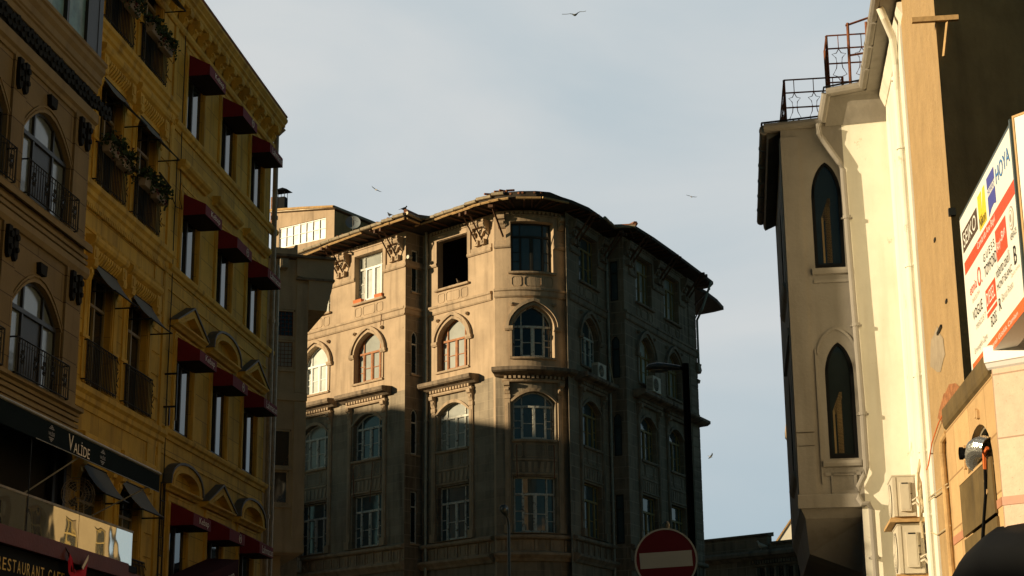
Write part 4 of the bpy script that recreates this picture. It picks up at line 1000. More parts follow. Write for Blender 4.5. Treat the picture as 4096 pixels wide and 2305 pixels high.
# pedestal fan on the terrace
fan = thing('pedestal_fan','pedestal fan with a round wire cage on the cafe terrace under the grey sunshade','fan',LY.P(-16.5,1.0,5.14))
F = Fr(*LY.P(-16.3,1.0,0)[:2],60); mb = MB(); mb.tube([F.P(0,0,5.14),F.P(0,0,6.1)], .02, 6); mb.lathe(F.P(0,0,5.14), [(.18,0),(.18,.03),(.03,.05)], 12); obj('stand', mb, 'iron', fan)
mb = MB()
for r in (.08,.14,.2,.26,.3): mb.tube([F.P(r*cos(2*pi*i/20),.08*(1-r),6.25+r*sin(2*pi*i/20)) for i in range(21)], .005, 4, cap=False)
for i in range(24): t = 2*pi*i/24; mb.tube([F.P(.06*cos(t),.08,6.25+.06*sin(t)),F.P(.3*cos(t),.05,6.25+.3*sin(t))], .003, 3)
obj('cage', mb, 'gut', fan)
mb = MB()
for k in range(3):
    t = 2*pi*k/3; mb.face(*[mb.vt(F,r*cos(t+d),.04+e,6.25+r*sin(t+d)) for r,d,e in ((.04,0,0),(.22,-.35,.02),(.26,.1,0),(.2,.5,-.02))])
obj('blade', mb, 'iron', fan)
# restaurant sign band and flag
rs = thing('restaurant_sign','dark sign band reading RESTAURANT.CAFE in brass letters, at the bottom left corner','sign',LY.P(-18,1.6,4.5))
mb = MB(); mb.box(LY,-21.6,-13.2,1.2,1.5,4.0,4.85); obj('board', mb, 'blk', rs)
mb = MB(); mb.box(LY,-21.6,-13.2,1.2,1.24,3.0,3.99); obj('lower_panel', mb, 'dark', rs)
x = -20.62
for ch in 'RESTAURANT.CAFE':
    wd = .07 if ch == '.' else .165
    text('letter', ch, 'brass', rs, LY, x, 1.54, 4.575 if ch != '.' else 4.51, .2, width=.04 if ch=='.' else .13, height=.035 if ch=='.' else .19, ext=.02)
    x += .13 if ch == '.' else .185
fg = MB(); g = []
for i in range(9):
    u = i/8; row = []
    for j in range(7):
        v = j/6; row.append(fg.vt(LY, -18.22+.92*u, 1.66+.03*sin(u*9+v*3), 5.0-.36*(1-abs(2*u-1))**.9*(1 if v==0 else .6)-(.12+.34*u**.5)*v+.02*sin(u*14+v*4)))
    g.append(row)
for i in range(8):
    for j in range(6): fg.face(g[i][j],g[i+1][j],g[i+1][j+1],g[i][j+1])
ft = thing('hanging_flag','crumpled red flag with white markings hanging below the cafe terrace','flag',LY.P(-17.6,1.75,4.6))
obj('cloth', fg, 'flag', ft, smooth=True)
mb = MB(); mb.ext(LY,[(-17.70,4.80),(-17.48,5.0),(-17.42,5.04),(-17.44,4.96),(-17.64,4.77)],1.70,1.71); obj('crescent', mb, 'let', ft)
mb = MB(); mb.tube([LY.P(-18.25,1.6,5.1),LY.P(-18.2,1.66,4.98),LY.P(-18.0,1.66,4.7)], .012, 5); obj('pole', mb, 'iron', ft)

# ================================================================ GREY-BROWN HOUSE between
GB = Fr(-6.921,57,72)
gb = thing('grey_brown_house','plain grey-brown house with barred windows and jettied top, beside the yellow building','building',(-10,60,0))
gops = [Op(-1.12,-.47,11.02,12.30),Op(-1.09,-.53,9.80,10.93),Op(-1.11,-.43,15.42,16.40),Op(-1.09,-.43,14.36,15.34)]
for o in gops: o.dep = .12
obj('wall', wall(GB,-9,0,8.22,18.15,gops), 'greyb', gb)
mb = MB(); mb.box(GB,-9,-.0,-8,-.001,8.22,18.1); 
mb2 = MB()
P = GB.P
for q in ([P(0,0,8.22),P(0,-8,8.22),P(0,-8,18.15),P(0,0,18.15)],[P(-9,0,8.22),P(-9,-8,8.22),P(-9,-8,18.15),P(-9,0,18.15)],[P(-9,-8,8.22),P(0,-8,8.22),P(0,-8,18.15),P(-9,-8,18.15)],[P(-9,0,18.15),P(0,0,18.15),P(0,-8,18.15),P(-9,-8,18.15)],[P(-9,0,8.22),P(0,0,8.22),P(0,-8,8.22),P(-9,-8,8.22)]): mb2.face(*[mb2.w(x) for x in q])
obj('wall', mb2, 'greyb', gb)
mb = MB(); mb.box(GB,-9,-.6,-8,-.7,0,8.2); obj('ground_floor_wall', mb, 'greyb', gb)
mb = MB(); mb.box(GB,-.40,0.0,0,.05,8.7,13.25); mb.box(GB,-.40,0,0,.05,13.55,17.3)
mb.box(GB,-9,.02,0,.08,13.27,13.53); mb.box(GB,-9,.02,0,.07,8.24,8.5); mb.box(GB,-9,.0,0,.03,8.5,8.72)
for z in (10.98,9.74,14.30): mb.box(GB,-1.18,-.41,0,.06,z-.05,z)
obj('facade_band', mb, 'greyb', gb)
for o,g in zip(gops,('gdk','gdk','gdk','ggr')):
    window(GB, gb, o, 'greyb', g, 'one', tz=o.zt-.04)
mb = MB()
for o in gops[2:]:
    for i in range(5): x = o.a+.08+i*(o.b-o.a-.16)/4; mb.bar(GB,(x,-.03,o.z0+.06),(x,-.03,o.zt-.06),.008)
    for i in range(7): z = o.z0+.08+i*(o.zt-o.z0-.16)/6; mb.bar(GB,(o.a+.06,-.03,z),(o.b-.06,-.03,z),.008)
obj('window_grille', mb, 'rust', gb)
mb = MB(); J = [(-.42,18.2),(-.42,17.58),(0,17.5),(.0,16.42),(.62,16.40),(.68,16.75),(.78,17.1),(.84,17.48),(.86,18.22)]
mb.ext(GB, J, -3.0, .10); obj('jetty', mb, 'greyb', gb)
mb = MB(); mb.box(GB,-.44,.88,-3.1,.16,17.44,17.52); mb.prof(GB,[(-8,18.2),(.25,18.2),(.25,18.28),(-8,18.35)],-9,.9); obj('roof_edge', mb, 'soot', gb)
mb = MB(); mb.ext(GB,[(-1.3,18.28),(-.42,18.28),(-.42,18.66),(-.50,18.66),(-.56,18.55),(-.7,18.52),(-1.3,18.52)],-.6,.12); obj('parapet', mb, 'greyb', gb)
mb = MB(); mb.box(GB,-1.05,-.78,.05,.45,17.75,18.05); mb.box(GB,-1.0,-.83,.45,.47,17.8,18.0); obj('wall_lantern', mb, 'gut', gb)

# ================================================================ ROOFTOP FLAT behind
AT = Fr(-9.72,92,125)
at_ = thing('rooftop_house','sunlit house behind the eaves with a wide white casement band under a sloping roof','building',(-13,96,0))
o = Op(-4.25,-.75,29.75,30.98,'rect',dep=.15)
wm = MB(); wall(AT,-4.7,-.12,0,31.1,[o],wm); wm.face(wm.vt(AT,-4.7,0,31.1),wm.vt(AT,-.12,0,31.1),wm.vt(AT,-.12,0,31.3),wm.vt(AT,-4.7,0,31.95))
obj('wall', wm, 'tan', at_)
mb = MB(); P = AT.P
for q in ([P(-.12,0,0),P(-.12,-8,0),P(-.12,-8,31.1),P(-.12,0,31.25)],[P(-4.7,0,0),P(-4.7,-8,0),P(-4.7,-8,31.8),P(-4.7,0,31.8)],[P(-4.7,-8,0),P(-.12,-8,0),P(-.12,-8,31),P(-4.7,-8,31.5)]): mb.face(*[mb.w(x) for x in q])
obj('wall', mb, 'ochd', at_)
mb = MB(); k = 7; d = -.13
for i in range(k+1):
    x = o.a+(o.b-o.a)*i/k; wd = .07 if i in (0,k) else (.12 if i == 3 else .05); mb.box(AT,x-wd/2,x+wd/2,d,d+.09,o.z0,o.zt)
for z,h in ((o.z0,.07),(o.z0+.62,.03),(o.zt-.06,.06)): mb.box(AT,o.a,o.b,d+.01,d+.075,z,z+h)
f_ = obj('window', mb, 'wfw', at_); mb = MB(); mb.poly(AT,[(o.a,o.z0),(o.b,o.z0),(o.b,o.zt),(o.a,o.zt)],d+.03); obj('pane', mb, 'ggr', f_)
mb = MB(); A = [mb.w(AT.P(*p)) for p in ((-4.9,.25,32.0),(.05,.25,31.32),(.05,-8,31.15),(-4.9,-8,31.9))]; B = [mb.w(AT.P(*p)) for p in ((-4.9,.25,32.16),(.05,.25,31.46),(.05,-8,31.3),(-4.9,-8,32.05))]
mb.face(*A); mb.face(*B)
for i in range(4): mb.face(A[i],A[(i+1)%4],B[(i+1)%4],B[i])
obj('roof', mb, 'gut', at_)
mb = MB(); mb.tube([AT.P(-4.9,.3,32.1),AT.P(-2.3,.3,31.75),AT.P(.05,.3,31.38)], .07, 6); obj('ridge_board', mb, 'wdl', at_)
# satellite dish
D = Vector((-8.36,87.6,29.15)); dd = Vector((.1,-.93,.35)).normalized(); u = dd.cross(Vector((0,0,1))).normalized(); v = u.cross(dd)
ds = thing('satellite_dish','grey satellite dish in front of the dark side wall above the eaves','satellite dish',(-8.36,87.9,28.3))
mb = MB(); rings = []
for r in (0,.1,.2,.3,.38,.40):
    rings.append([mb.w(D+dd*(-.12+.75*r*r)+u*r*cos(2*pi*i/24)+v*r*1.08*sin(2*pi*i/24)) for i in range(24)])
for a,b in zip(rings,rings[1:]):
    for i in range(24): mb.face(a[i],a[(i+1)%24],b[(i+1)%24],b[i])
obj('reflector', mb, 'dish', ds, smooth=True)
mb = MB(); mb.tube([D-dd*.12,D-dd*.3,D+Vector((0,.15,-.9))], .03, 6); mb.tube([D-v*.38,D+dd*.45-v*.05], .012, 5); mb.tube([D+dd*.40-v*.05,D+dd*.5-v*.05], .035, 8); obj('mount', mb, 'zinc', ds)
class FD:
    curved = False
    def P(s,a,n,z): return tuple(D+u*(-a if u.x < 0 else a)+v*(z if v.z > 0 else -z)+dd*(n-.05))
fd = FD(); text('lettering','CLAS','lamp',ds,fd,0,.04,.13,.1,width=.28,height=.06)
# chimney behind, with cap
ch = thing('roof_chimney','square chimney with a dark flat cowl on thin legs, left of the rooftop house','chimney',(-13.5,95,31))
CH = Fr(-13.25,95,110); mb = MB(); mb.box(CH,-.62,-.2,-.4,0,31,33.1); obj('stack', mb, 'brik', ch)
mb = MB(); mb.box(CH,-.14,.26,-.4,0,31,33.05); obj('flue', mb, 'blk', ch)
mb = MB()
for x in (-.16,.24):
    for n_ in (-.38,-.02): mb.bar(CH,(x,n_,33.0),(x,n_,33.45),.018)
mb.face(*[mb.w(CH.P(*p)) for p in ((-.48,.2,33.42),(.48,.2,33.42),(.48,-.6,33.42),(-.48,-.6,33.42))])
A = [(-.48,.2,33.42),(.48,.2,33.42),(.48,-.6,33.42),(-.48,-.6,33.42)]; T = mb.w(CH.P(0,-.2,33.68)); ids = [mb.w(CH.P(*p)) for p in A]
for i in range(4): mb.face(ids[i],ids[(i+1)%4],T)
obj('cowl', mb, 'blk', ch)

# ================================================================ LOW STONE BUILDING far right, gable, sunlit house end
FB = Fr(11.034,100,131.5)
fbt = thing('low_stone_building','low dark stone building closing the street, with parapet blocks, a dentilled cornice and shallow pilasters','building',(14,100,0))
fo_ = []
for i in range(6): fo_.append(Op(3.4+i*.62,3.85+i*.62,9.2,11.9,'rect',dep=.15))
obj('wall', wall(FB,-6,16,0,12.55,fo_), 'grey', fbt)
for o in fo_: window(FB, fbt, o, 'greyt', 'gdk', 'one')
mb = MB(); mb.ext(FB,[(-6,12.8),(4.05,12.8),(4.05,13.62),(-6,13.62)],-.5,-.02); mb.ext(FB,[(4.1,12.8),(16,12.8),(16,13.15),(4.1,13.15)],-.5,-.1); obj('parapet', mb, 'grey', fbt)
mb = MB(); mb.prof(FB,[(-.5,13.62),(.05,13.62),(.12,13.68),(.12,13.76),(-.5,13.85)],-6,4.2); mb.prof(FB,[(-.5,13.15),(.0,13.15),(.03,13.27),(-.5,13.3)],4.3,16)
mb.prof(FB,[(0,12.3),(.1,12.3),(.3,12.45),(.5,12.5),(.5,12.66),(.4,12.8),(-.5,12.84),(-.5,12.6),(0,12.55)],-6,16)
obj('cornice', mb, 'greyt', fbt)
mb = MB(); dentils(mb, FB, 2.9, 10, .02, .2, 12.08, 12.26, .17, .09); mb.prof(FB,[(0,11.95),(.08,11.95),(.1,12.05),(0,12.07)],2.9,16)
for i in range(7): x = 3.32+i*.62; mb.box(FB,x-.06,x+.06,0,.10,9.0,11.9)
mb.box(FB,7.1,7.3,0,.15,8,12.0); mb.box(FB,9.0,9.2,0,.15,8,12.0); archivolt(mb,FB,Op(7.5,8.8,9,11.4,'seg',11.0),.12,0,.1); mb.disc(FB,8.15,0,10.5,.38,.08,20)
obj('dentil_row', mb, 'greyt', fbt)
mb = MB(); mb.box(FB,-6,16,-8,-.3,0,12.5); obj('rear_wall', mb, 'grey', fbt)
GA = Fr(19.64,130,100)
ga = thing('sunlit_gable','pale sunlit sloping gable peeping over the low stone building','building',(21,132,0))
mb = MB(); mb.ext(GA,[(-.8,0),(3.5,0),(3.5,21.5),(1.42,19.3),(-.8,16.2)],-6,0); obj('wall', mb, 'whi', ga)
mb = MB(); mb.ext(GA,[(-.8,16.2),(1.42,19.3),(1.42,19.45),(-.95,16.2)],-6.1,.08); mb.box(GA,1.1,1.3,0,.1,14,18.7); obj('verge', mb, 'wdl', ga)
LH = Fr(-10.95,76.6,120)
lh = thing('sunlit_house_end','narrow strip of sunlit house wall with a white window seen under the grey house','building',(-12,77,0))
o = Op(-.35,.15,9.6,10.6,dep=.1); obj('wall', wall(LH,-3,.62,0,13.6,[o]), 'tan', lh); window(LH, lh, o, 'wfw', 'gcr', 'one')
mb = MB(); mb.box(LH,-3,.62,-1.5,-.2,0,13.5); obj('rear_wall', mb, 'tan2', lh)
mb = MB(); mb.prof(LH,[(0,9.15),(.08,9.15),(.12,9.25),(0,9.3)],-3,.6); obj('string_course', mb, 'trim', lh)

# ================================================================ CREAM BUILDING, right
WR_ = Fr(6.0114,30,187.3)         # street plane: s towards the viewer, n out over the street
CF = Fr(*WR_.P(0,0,0)[:2],97.3)   # camera-facing plane at s=0; s to the right, so oriel is s<0
cream = thing('cream_building','tall cream building on the right with a pointed-arch oriel and rusty roof railing','building',(9,33,0))
oop = [Op(-.56,-.02,10.10,12.10,'point',11.45,.10), Op(-.50,0.0,6.64,8.72,'point',8.15,.10), Op(-.53,-.01,3.2,5.2,'rect',dep=.1)]
oop = oop[:2]
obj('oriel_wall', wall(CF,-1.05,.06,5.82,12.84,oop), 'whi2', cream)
for o in oop: window(CF, cream, o, 'blk', 'gdk', 'plain', wname='arched_window')
MREFL = mat('warm_reflection_tone',(.16,.11,.045),rough=.4,var=.3,bump=0)  # warm colour for modelled shapes that imitate a reflection in the glass
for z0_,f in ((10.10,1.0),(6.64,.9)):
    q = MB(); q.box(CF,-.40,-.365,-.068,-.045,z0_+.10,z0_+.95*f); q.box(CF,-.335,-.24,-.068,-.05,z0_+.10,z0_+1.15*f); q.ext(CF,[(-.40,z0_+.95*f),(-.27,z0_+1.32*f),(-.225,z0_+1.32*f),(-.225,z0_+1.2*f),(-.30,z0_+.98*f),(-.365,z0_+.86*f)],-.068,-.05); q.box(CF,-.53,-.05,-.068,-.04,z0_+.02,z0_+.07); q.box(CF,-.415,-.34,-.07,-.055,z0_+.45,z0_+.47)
    obj('window_reflection', q, MREFL, cream)
mb = MB(); mb.box(CF,-1.06,-.74,0,.05,7.12,12.6); mb.box(CF,-1.06,-.74,0,.05,5.82,6.86); mb.box(CF,-1.055,-.75,0,.03,6.88,7.1)
mb.prof(CF,[(0,5.78),(.07,5.78),(.07,6.0),(.04,6.02),(0,6.02)],-1.09,.05)
for z in (9.98,6.50): mb.prof(CF,[(0,z-.02),(.05,z),(.07,z+.05),(.07,z+.1),(0,z+.11)],-.62,.04); mb.box(CF,-.60,.02,0,.02,z-.16,z-.10)
mb.box(CF,-.50,-.06,0,.02,6.02,6.08); mb.box(CF,-.50,-.06,0,.02,6.36,6.42); mb.box(CF,-.50,-.45,0,.02,6.08,6.36); mb.box(CF,-.11,-.06,0,.02,6.08,6.36)
a = Op(-.60,.05,7,8.95,'point',8.5); ln = a.line(); mb.strip(CF, ln, [(x+(x+.27)*.06,z+.05) for x,z in ln], 0, .02)
mb.box(CF,-.66,-.63,0,.025,6.2,8.6)
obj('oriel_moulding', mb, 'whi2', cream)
OR = WR_.off(1.05)                # front of the oriel, edge-on
fop = [Op(-1.5,-.7,10.1,12.1,'point',11.5,.1),Op(-1.5,-.7,6.64,8.72,'point',8.15,.1),Op(-3.0,-2.2,10.1,12.1,'point',11.5,.1),Op(-3.0,-2.2,6.64,8.72,'point',8.15,.1)]
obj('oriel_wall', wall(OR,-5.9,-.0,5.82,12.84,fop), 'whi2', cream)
for o in fop: window(OR, cream, o, 'blk', 'gbl', 'plain', wname='arched_window')
mb = MB()
for z in (9.93,6.45): mb.prof(OR,[(0,z-.06),(.06,z),(.09,z+.08),(0,z+.1)],-3.1,-.6)
mb.box(OR,-3.6,-.1,0,.06,8.9,9.05); mb.box(OR,-.35,-.0,0,.03,5.9,12.6)
obj('oriel_moulding', mb, 'whi2', cream)
mb = MB(); P = WR_.P
mb.face(*[mb.w(x) for x in (P(-5.9,0,5.82),P(-5.9,1.05,5.82),P(-5.9,1.05,12.84),P(-5.9,0,12.84))])
# tapered underside
b_ = [(P(0,1.05,5.80)),(P(-5.9,1.05,5.80)),(P(-5.9,-.1,5.80)),(P(0,-.1,5.80))]; c_ = [P(-.12,.97,5.62),P(-5.8,.97,5.62),P(-5.8,-.1,5.62),P(-.12,-.1,5.62)]; d_ = [P(-.9,.9,5.1),P(-5.8,.9,5.1),P(-5.8,-.1,4.7),P(-.9,-.1,4.7)]
bi = [mb.w(x) for x in b_]; ci_ = [mb.w(x) for x in c_]; di = [mb.w(x) for x in d_]
for i in range(4): mb.face(bi[i],bi[(i+1)%4],ci_[(i+1)%4],ci_[i]); mb.face(ci_[i],ci_[(i+1)%4],di[(i+1)%4],di[i])
mb.face(*di)
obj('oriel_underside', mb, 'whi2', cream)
# main wall: beyond the oriel (n=0), return at s=0, then street wall at n=-.87
mb = MB(); mb.face(*[mb.vt(WR_,a,0,z) for a,z in ((-16,0),(0,0),(0,12.9),(-16,12.9))])
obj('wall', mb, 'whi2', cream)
mb = MB()
mb.face(*[mb.vt(CF,a,0,z) for a,z in ((0,0),(.06,0),(.06,5.82),(0,5.82))]); mb.face(*[mb.vt(CF,a,0,z) for a,z in ((.06,0),(.87,0),(.87,13.3),(.06,13.3))])
WW = WR_.off(-.87); mb.face(*[mb.vt(WW,a,0,z) for a,z in ((0,0),(3.86,0),(3.86,13.3),(0,13.3))])
mb.face(*[mb.w(x) for x in (P(0,0,12.9),P(0,-.87,12.9),P(-16,-.87,12.9),P(-16,0,12.9))])
mb.face(*[mb.w(x) for x in (P(-16,0,0),P(-16,-10,0),P(-16,-10,14.5),P(-16,0,13.3))])
mb.face(*[mb.w(x) for x in (P(3.8,-.87,13.6),P(3.8,-10,14.6),P(-16,-10,14.6),P(-16,-.87,13.3))])
obj('wall', mb, 'whi', cream)
mb = MB(); mb.box(WW,3.42,3.86,0,.07,0,13.28); obj('pilaster', mb, 'whi', cream)
mb = MB(); mb.prof(CF,[(0,13.05),(.02,13.05),(.10,13.2),(.10,13.3),(0,13.3)],.08,.86); mb.prof(WW,[(0,13.05),(.02,13.05),(.12,13.22),(.12,13.3),(0,13.3)],-.02,4.2)
obj('eave_cove', mb, 'whi', cream)
# eave slabs and gutters: around oriel, return, street
E = [P(-4.1,1.42,0),P(.22,1.42,0),P(.30,.20,0),P(.62,.12,0),P(.72,-.42,0),P(7,-.40,0)]
zz_ = [13.02,12.80,12.84,13.38,13.48,14.0]
E = [(-6.0,1.30,12.85),(-.12,1.28,12.83),(.02,.24,12.85),(.30,.14,13.30),(.38,-.52,13.37),(4.3,-.50,13.42)]
mb = MB(); top = [mb.w(P(a,n,z+.08)) for a,n,z in E]; bot = [mb.w(P(a,n,z-.07)) for a,n,z in E]
inn = [mb.w(P(a-.0, -1.2, z+.15)) for a,n,z in E]; inb = [mb.w(P(a,-1.2,z-.0)) for a,n,z in E]
for i in range(5): mb.face(bot[i],bot[i+1],top[i+1],top[i]); mb.face(top[i],top[i+1],inn[i+1],inn[i]); mb.face(bot[i],bot[i+1],inb[i+1],inb[i])
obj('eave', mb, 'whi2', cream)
def gutter(pts, r=.085):
    mb = MB()
    for p, q in zip(pts, pts[1:]):
        L = (Vector(q)-Vector(p)).length; k = max(1, int(L/.9))
        for j in range(k):
            a, b = j/k, (j+1)/k-.01; mb.tube([Vector(p).lerp(Vector(q),a)+Vector((0,0,.008)), Vector(p).lerp(Vector(q),b)], r, 10)
            mb.tube([Vector(p).lerp(Vector(q),b-.02), Vector(p).lerp(Vector(q),b)], r*1.1, 10)
    return mb
ge = [P(a+.06,n+.06,z) for a,n,z in E]
obj('gutter', gutter(ge), 'whi2', cream)
mb = MB(); mb.tube([P(a+.1,n+.1,z+.10) for a,n,z in E], .02, 5); obj('roof_edge', mb, 'blk', cream)
mb = MB(); mb.prof(OR.off(.25),[(-.03,12.66),(0,12.72),(.03,12.95),(-.4,13.0),(-.35,12.80)],-6.0,-.15); obj('eave_board', mb, 'lead', cream)
# roof behind the street wall, edge rising out of the picture
mb = MB(); mb.face(*[mb.w(P(*p)) for p in ((.2,-.75,13.45),(4.2,-.75,13.6),(4.2,-6,16.5),(.2,-6,16))]); obj('roof', mb, 'tile', cream)
mb = MB(); mb.ext(CF,[(.60,13.4),(.57,14.2),(.85,15.4),(1.6,15.4),(1.6,13.4)],-.3,-.02); obj('dormer_wall', mb, 'whi', cream)
mb = MB(); mb.tube([CF.P(.56,0,14.1),CF.P(.84,0,15.45)], .035, 5); obj('dormer_edge', mb, 'blk', cream)
# downpipe: elbow from oriel gutter, down the corner, elbow under oriel, on down
dp = MB(); Q = CF.P
dp.tube([Q(-.36,.18,12.78),Q(-.36,.16,12.6),Q(-.30,.12,12.5),Q(-.03,.10,12.05),Q(.03,.09,11.9),Q(.07,.09,9.5),Q(.11,.09,7.4),Q(.11,.09,6.45),Q(.06,.10,6.3),Q(-.04,.10,6.12),Q(-.05,.10,5.92),Q(.0,.12,5.82),Q(.10,.12,5.82),Q(.15,.12,5.7),Q(.17,.12,3),Q(.2,.12,0)], .055, 10)
for x,z in ((.05,11.0),(.09,9.0),(.11,7.4),(.155,4.9),(.17,3.4)): dp.tube([Q(x,.09,z-.03),Q(x,.09,z+.03)], .075, 10); dp.box(CF,x-.1,x+.1,0,.05,z-.015,z+.015)
obj('downpipe', dp, 'whi2', cream)
dp = MB(); dp.tube([WW.P(3.9,.36,13.35),WW.P(3.85,.30,13.2),WW.P(3.6,.16,12.95),WW.P(3.3,.10,12.6),WW.P(3.12,.10,12.2),WW.P(3.15,.10,8),WW.P(3.22,.10,0)], .062, 12)
for z in (12.4,11.2,9.2,7.4,6.2,5.2,3.6): dp.tube([WW.P(3.14,.10,z-.03),WW.P(3.14,.10,z+.03)], .08, 12); dp.box(WW,3.05,3.3,0,.06,z-.015,z+.015)
obj('downpipe', dp, 'whi', cream)
# rusty roof railing in two runs, with star scrolls
def railing(pa, pb, z0, z1, k, stars=True):
    mb = MB(); sc_ = MB(); A = Vector(pa); B = Vector(pb)
    def at(u,z): p = A.lerp(B,u); return (p.x,p.y,z)
    h = z1-z0
    for z in (z0,z0+h*.40,z0+h*.72,z1): mb.tube([at(0,z),at(1,z)], .016, 4)
    for u in (0,1): mb.tube([at(u,z0-.28),at(u,z1)], .024, 4)
    for i in range(k):
        u = (i+.5)/k; mb.tube([at(u,z0+h*.72),at(u,z1)], .008, 4)
        if stars:
            w_ = .30/k
            for s in (-1,1):
                for q0,q1 in ((z0,z0+h*.40),(z0+h*.40,z0+h*.72)):
                    g = q1-q0
                    pass
                zz2 = [z0+h*.03,z0+h*.12,z0+h*.16,z0+h*.3,z0+h*.40,z0+h*.52,z0+h*.6,z0+h*.62,z0+h*.71]; uu = [0,.35,1,.45,.35,.45,1,.35,0]
                sc_.tube([at(u+s*w_*q,zq) for q,zq in zip(uu,zz2)], .008, 4)
    obj('roof_railing', mb, 'rust', cream)
    if sc_.f: obj('railing_scroll', sc_, 'rust', cream)
railing(P(-.9,.90,0), P(-.9,-.2,0), 13.16, 14.10, 3)
railing(P(-.9,.90,0), P(-5.2,.95,0), 13.16, 14.10, 6)
railing(P(-.2,.10,0), P(-.2,-.75,0), 13.72, 14.66, 2)
railing(P(-.2,.10,0), P(-.9,.10,0), 13.62, 14.66, 2)
mb = MB()
for q in ((-.1,-.28),(-.1,-.62)): mb.tube([P(q[0],q[1],13.5),P(q[0],q[1]-.02,14.85)], .028, 4)
mb.tube([P(-.1,-.26,14.8),P(-.1,-.75,14.95)], .022, 4); mb.tube([P(-.1,-.3,14.2),P(-.1,-.75,14.25)], .022, 4)
obj('rusty_frame', mb, 'rust', cream)
# AC units ------------------------------------------------------------------
def ac_unit(fr, a, n, z, W, Dp, H, lab, grp, fan=1, arm=True):
    """casing from a (far) to a+W (near), n..n+Dp, z..z+H; fan on the outer face"""
    t = thing('air_conditioner', lab, 'air conditioner', fr.P(a+W/2,n,z), grp)
    mb = MB(); mb.box(fr,a,a+W,n,n+Dp,z,z+H); mb.box(fr,a-.01,a+W+.012,n-.01,n+Dp+.01,z+H,z+H+.025); mb.box(fr,a+W+.001,a+W+.012,n+.02,n+.06,z,z+H-.01); mb.box(fr,a+W+.001,a+W+.01,n+Dp-.05,n+Dp,z,z+H-.01); obj('casing', mb, 'acw', t)
    g = MB(); c = a+W*(.38 if fan==1 else .42); r = H*.42
    g.disc(fr,c,n+Dp,z+H/2,r,.006,28); o = obj('fan_opening', g, 'blk', t)
    g = MB()
    for rr in [r*k/7 for k in range(1,8)]: g.tube([fr.P(c+rr*cos(2*pi*i/24),n+Dp+.015,z+H/2+rr*sin(2*pi*i/24)) for i in range(25)], .004, 4, cap=False)
    for i in range(12): q = 2*pi*i/12; g.tube([fr.P(c,n+Dp+.02,z+H/2),fr.P(c+r*cos(q),n+Dp+.015,z+H/2+r*sin(q))], .004, 4)
    obj('grille', g, 'acw', t)
    g = MB(); g.prof(fr,[(n+Dp*.25,z+H*.12),(n+Dp*.25+.01,z+H*.85),(n+Dp*.70,z+H*.85),(n+Dp*.70,z+H*.12)],a+W,a+W+.06); g.box(fr,a+W+.06,a+W+.065,n+Dp*.32,n+Dp*.64,z+H*.12+.03,z+H*.80); obj('side_cover', g, 'acw', t)
    g = MB(); g.box(fr,a+W+.06,a+W+.068,n+Dp*.34,n+Dp*.62,z+H*.80,z+H*.83)
    for i in range(9): g.box(fr,a-.006,a,n+.04,n+Dp-.04,z+.08+i*(H-.16)/9,z+.08+i*(H-.16)/9+.02)
    g.box(fr,a+W+.001,a+W+.004,n+.05,n+.13,z+H*.55,z+H*.57); g.box(fr,a+W+.001,a+W+.004,n+.06,n+.10,z+H*.38,z+H*.40)
    obj('vent', g, 'blk', t)
    g = MB(); g.tube([fr.P(a+W+.03,n+Dp*.2,z+.18),fr.P(a+W+.12,n+Dp*.05,z+.20),fr.P(a+W+.12,n-.06,z+.1),fr.P(a+W+.06,n-.12,z-.15)], .02, 6); g.tube([fr.P(a+W+.03,n+Dp*.2,z+.24),fr.P(a+W+.15,n+Dp*.0,z+.28),fr.P(a+W+.14,n-.1,z+.05)], .018, 6); obj('hose', g, 'acw', t)
    if arm:
        g = MB()
        for x in (a+.08,a+W-.08): g.box(fr,x-.02,x+.02,n-.15,n+Dp+.06,z-.05,z-.005); g.bar(fr,(x,n-.15,z-.4),(x,n+Dp*.8,z-.03),.014)
        obj('bracket', g, 'wdl', t)
    return t
G1 = 'air conditioners on the walls'
ac_unit(WW,1.3,.16,5.32,.85,.36,.64,'upper of two cream air conditioners stacked on the cream wall, beside the white downpipe',G1)
ac_unit(WW,1.45,.10,4.40,.85,.40,.76,'lower of two cream air conditioners stacked on the cream wall, below the wooden shelf',G1)
ac_unit(WL,-12.0,.1,9.93,.80,.3,.62,'small pale air conditioner low at the left foot of the corner building',G1)
ac_unit(CR,1.95,.12,17.62,.85,.32,.62,'air conditioner standing on the hood slab beside the rounded bay, in shade',G1)
ac_unit(WR,5.95,.25,17.62,.90,.34,.70,'air conditioner with a big round fan on the hood slab beside the street lamp',G1)
mb = MB(); mb.box(WW,1.15,2.4,.08,.62,5.20,5.25); mb.box(WW,1.2,2.3,.06,.12,5.25,5.29); obj('ac_shelf', mb, 'wdl', cream)
cb = MB(); cb.tube([WW.P(2.5+.1*sin(i),.12+.02*cos(i*2),5.2+.12*i) for i in range(9)], .025, 5); cb.tube([WW.P(2.6+.08*sin(i*1.7+1),.16,4.9+.13*i) for i in range(9)], .02, 5); cb.tube([WW.P(2.45,.1,5.0),WW.P(2.9,.08,4.98),WW.P(3.9,.07,4.80),WW.P(5.6,.07,4.72)], .010, 5)
cb.tube([WW.P(2.55,.07,5.46),WW.P(5.8,.07,5.24)], .010, 5); cb.tube([WW.P(2.55,.09,5.49),WW.P(5.8,.09,5.28)], .009, 5)
obj('cable', cb, 'cabw', cream)
cb = MB(); cb.tube([WW.P(1.95,.08,5.66),WW.P(2.2,.08,5.78),WW.P(3.5,.08,5.92),WW.P(4.2,.08,6.14),WW.P(5.26,.08,6.25),WW.P(6.2,.08,6.27),WW.P(7.78,.08,6.22)], .009, 5); obj('cable', cb, 'cabo', cream)

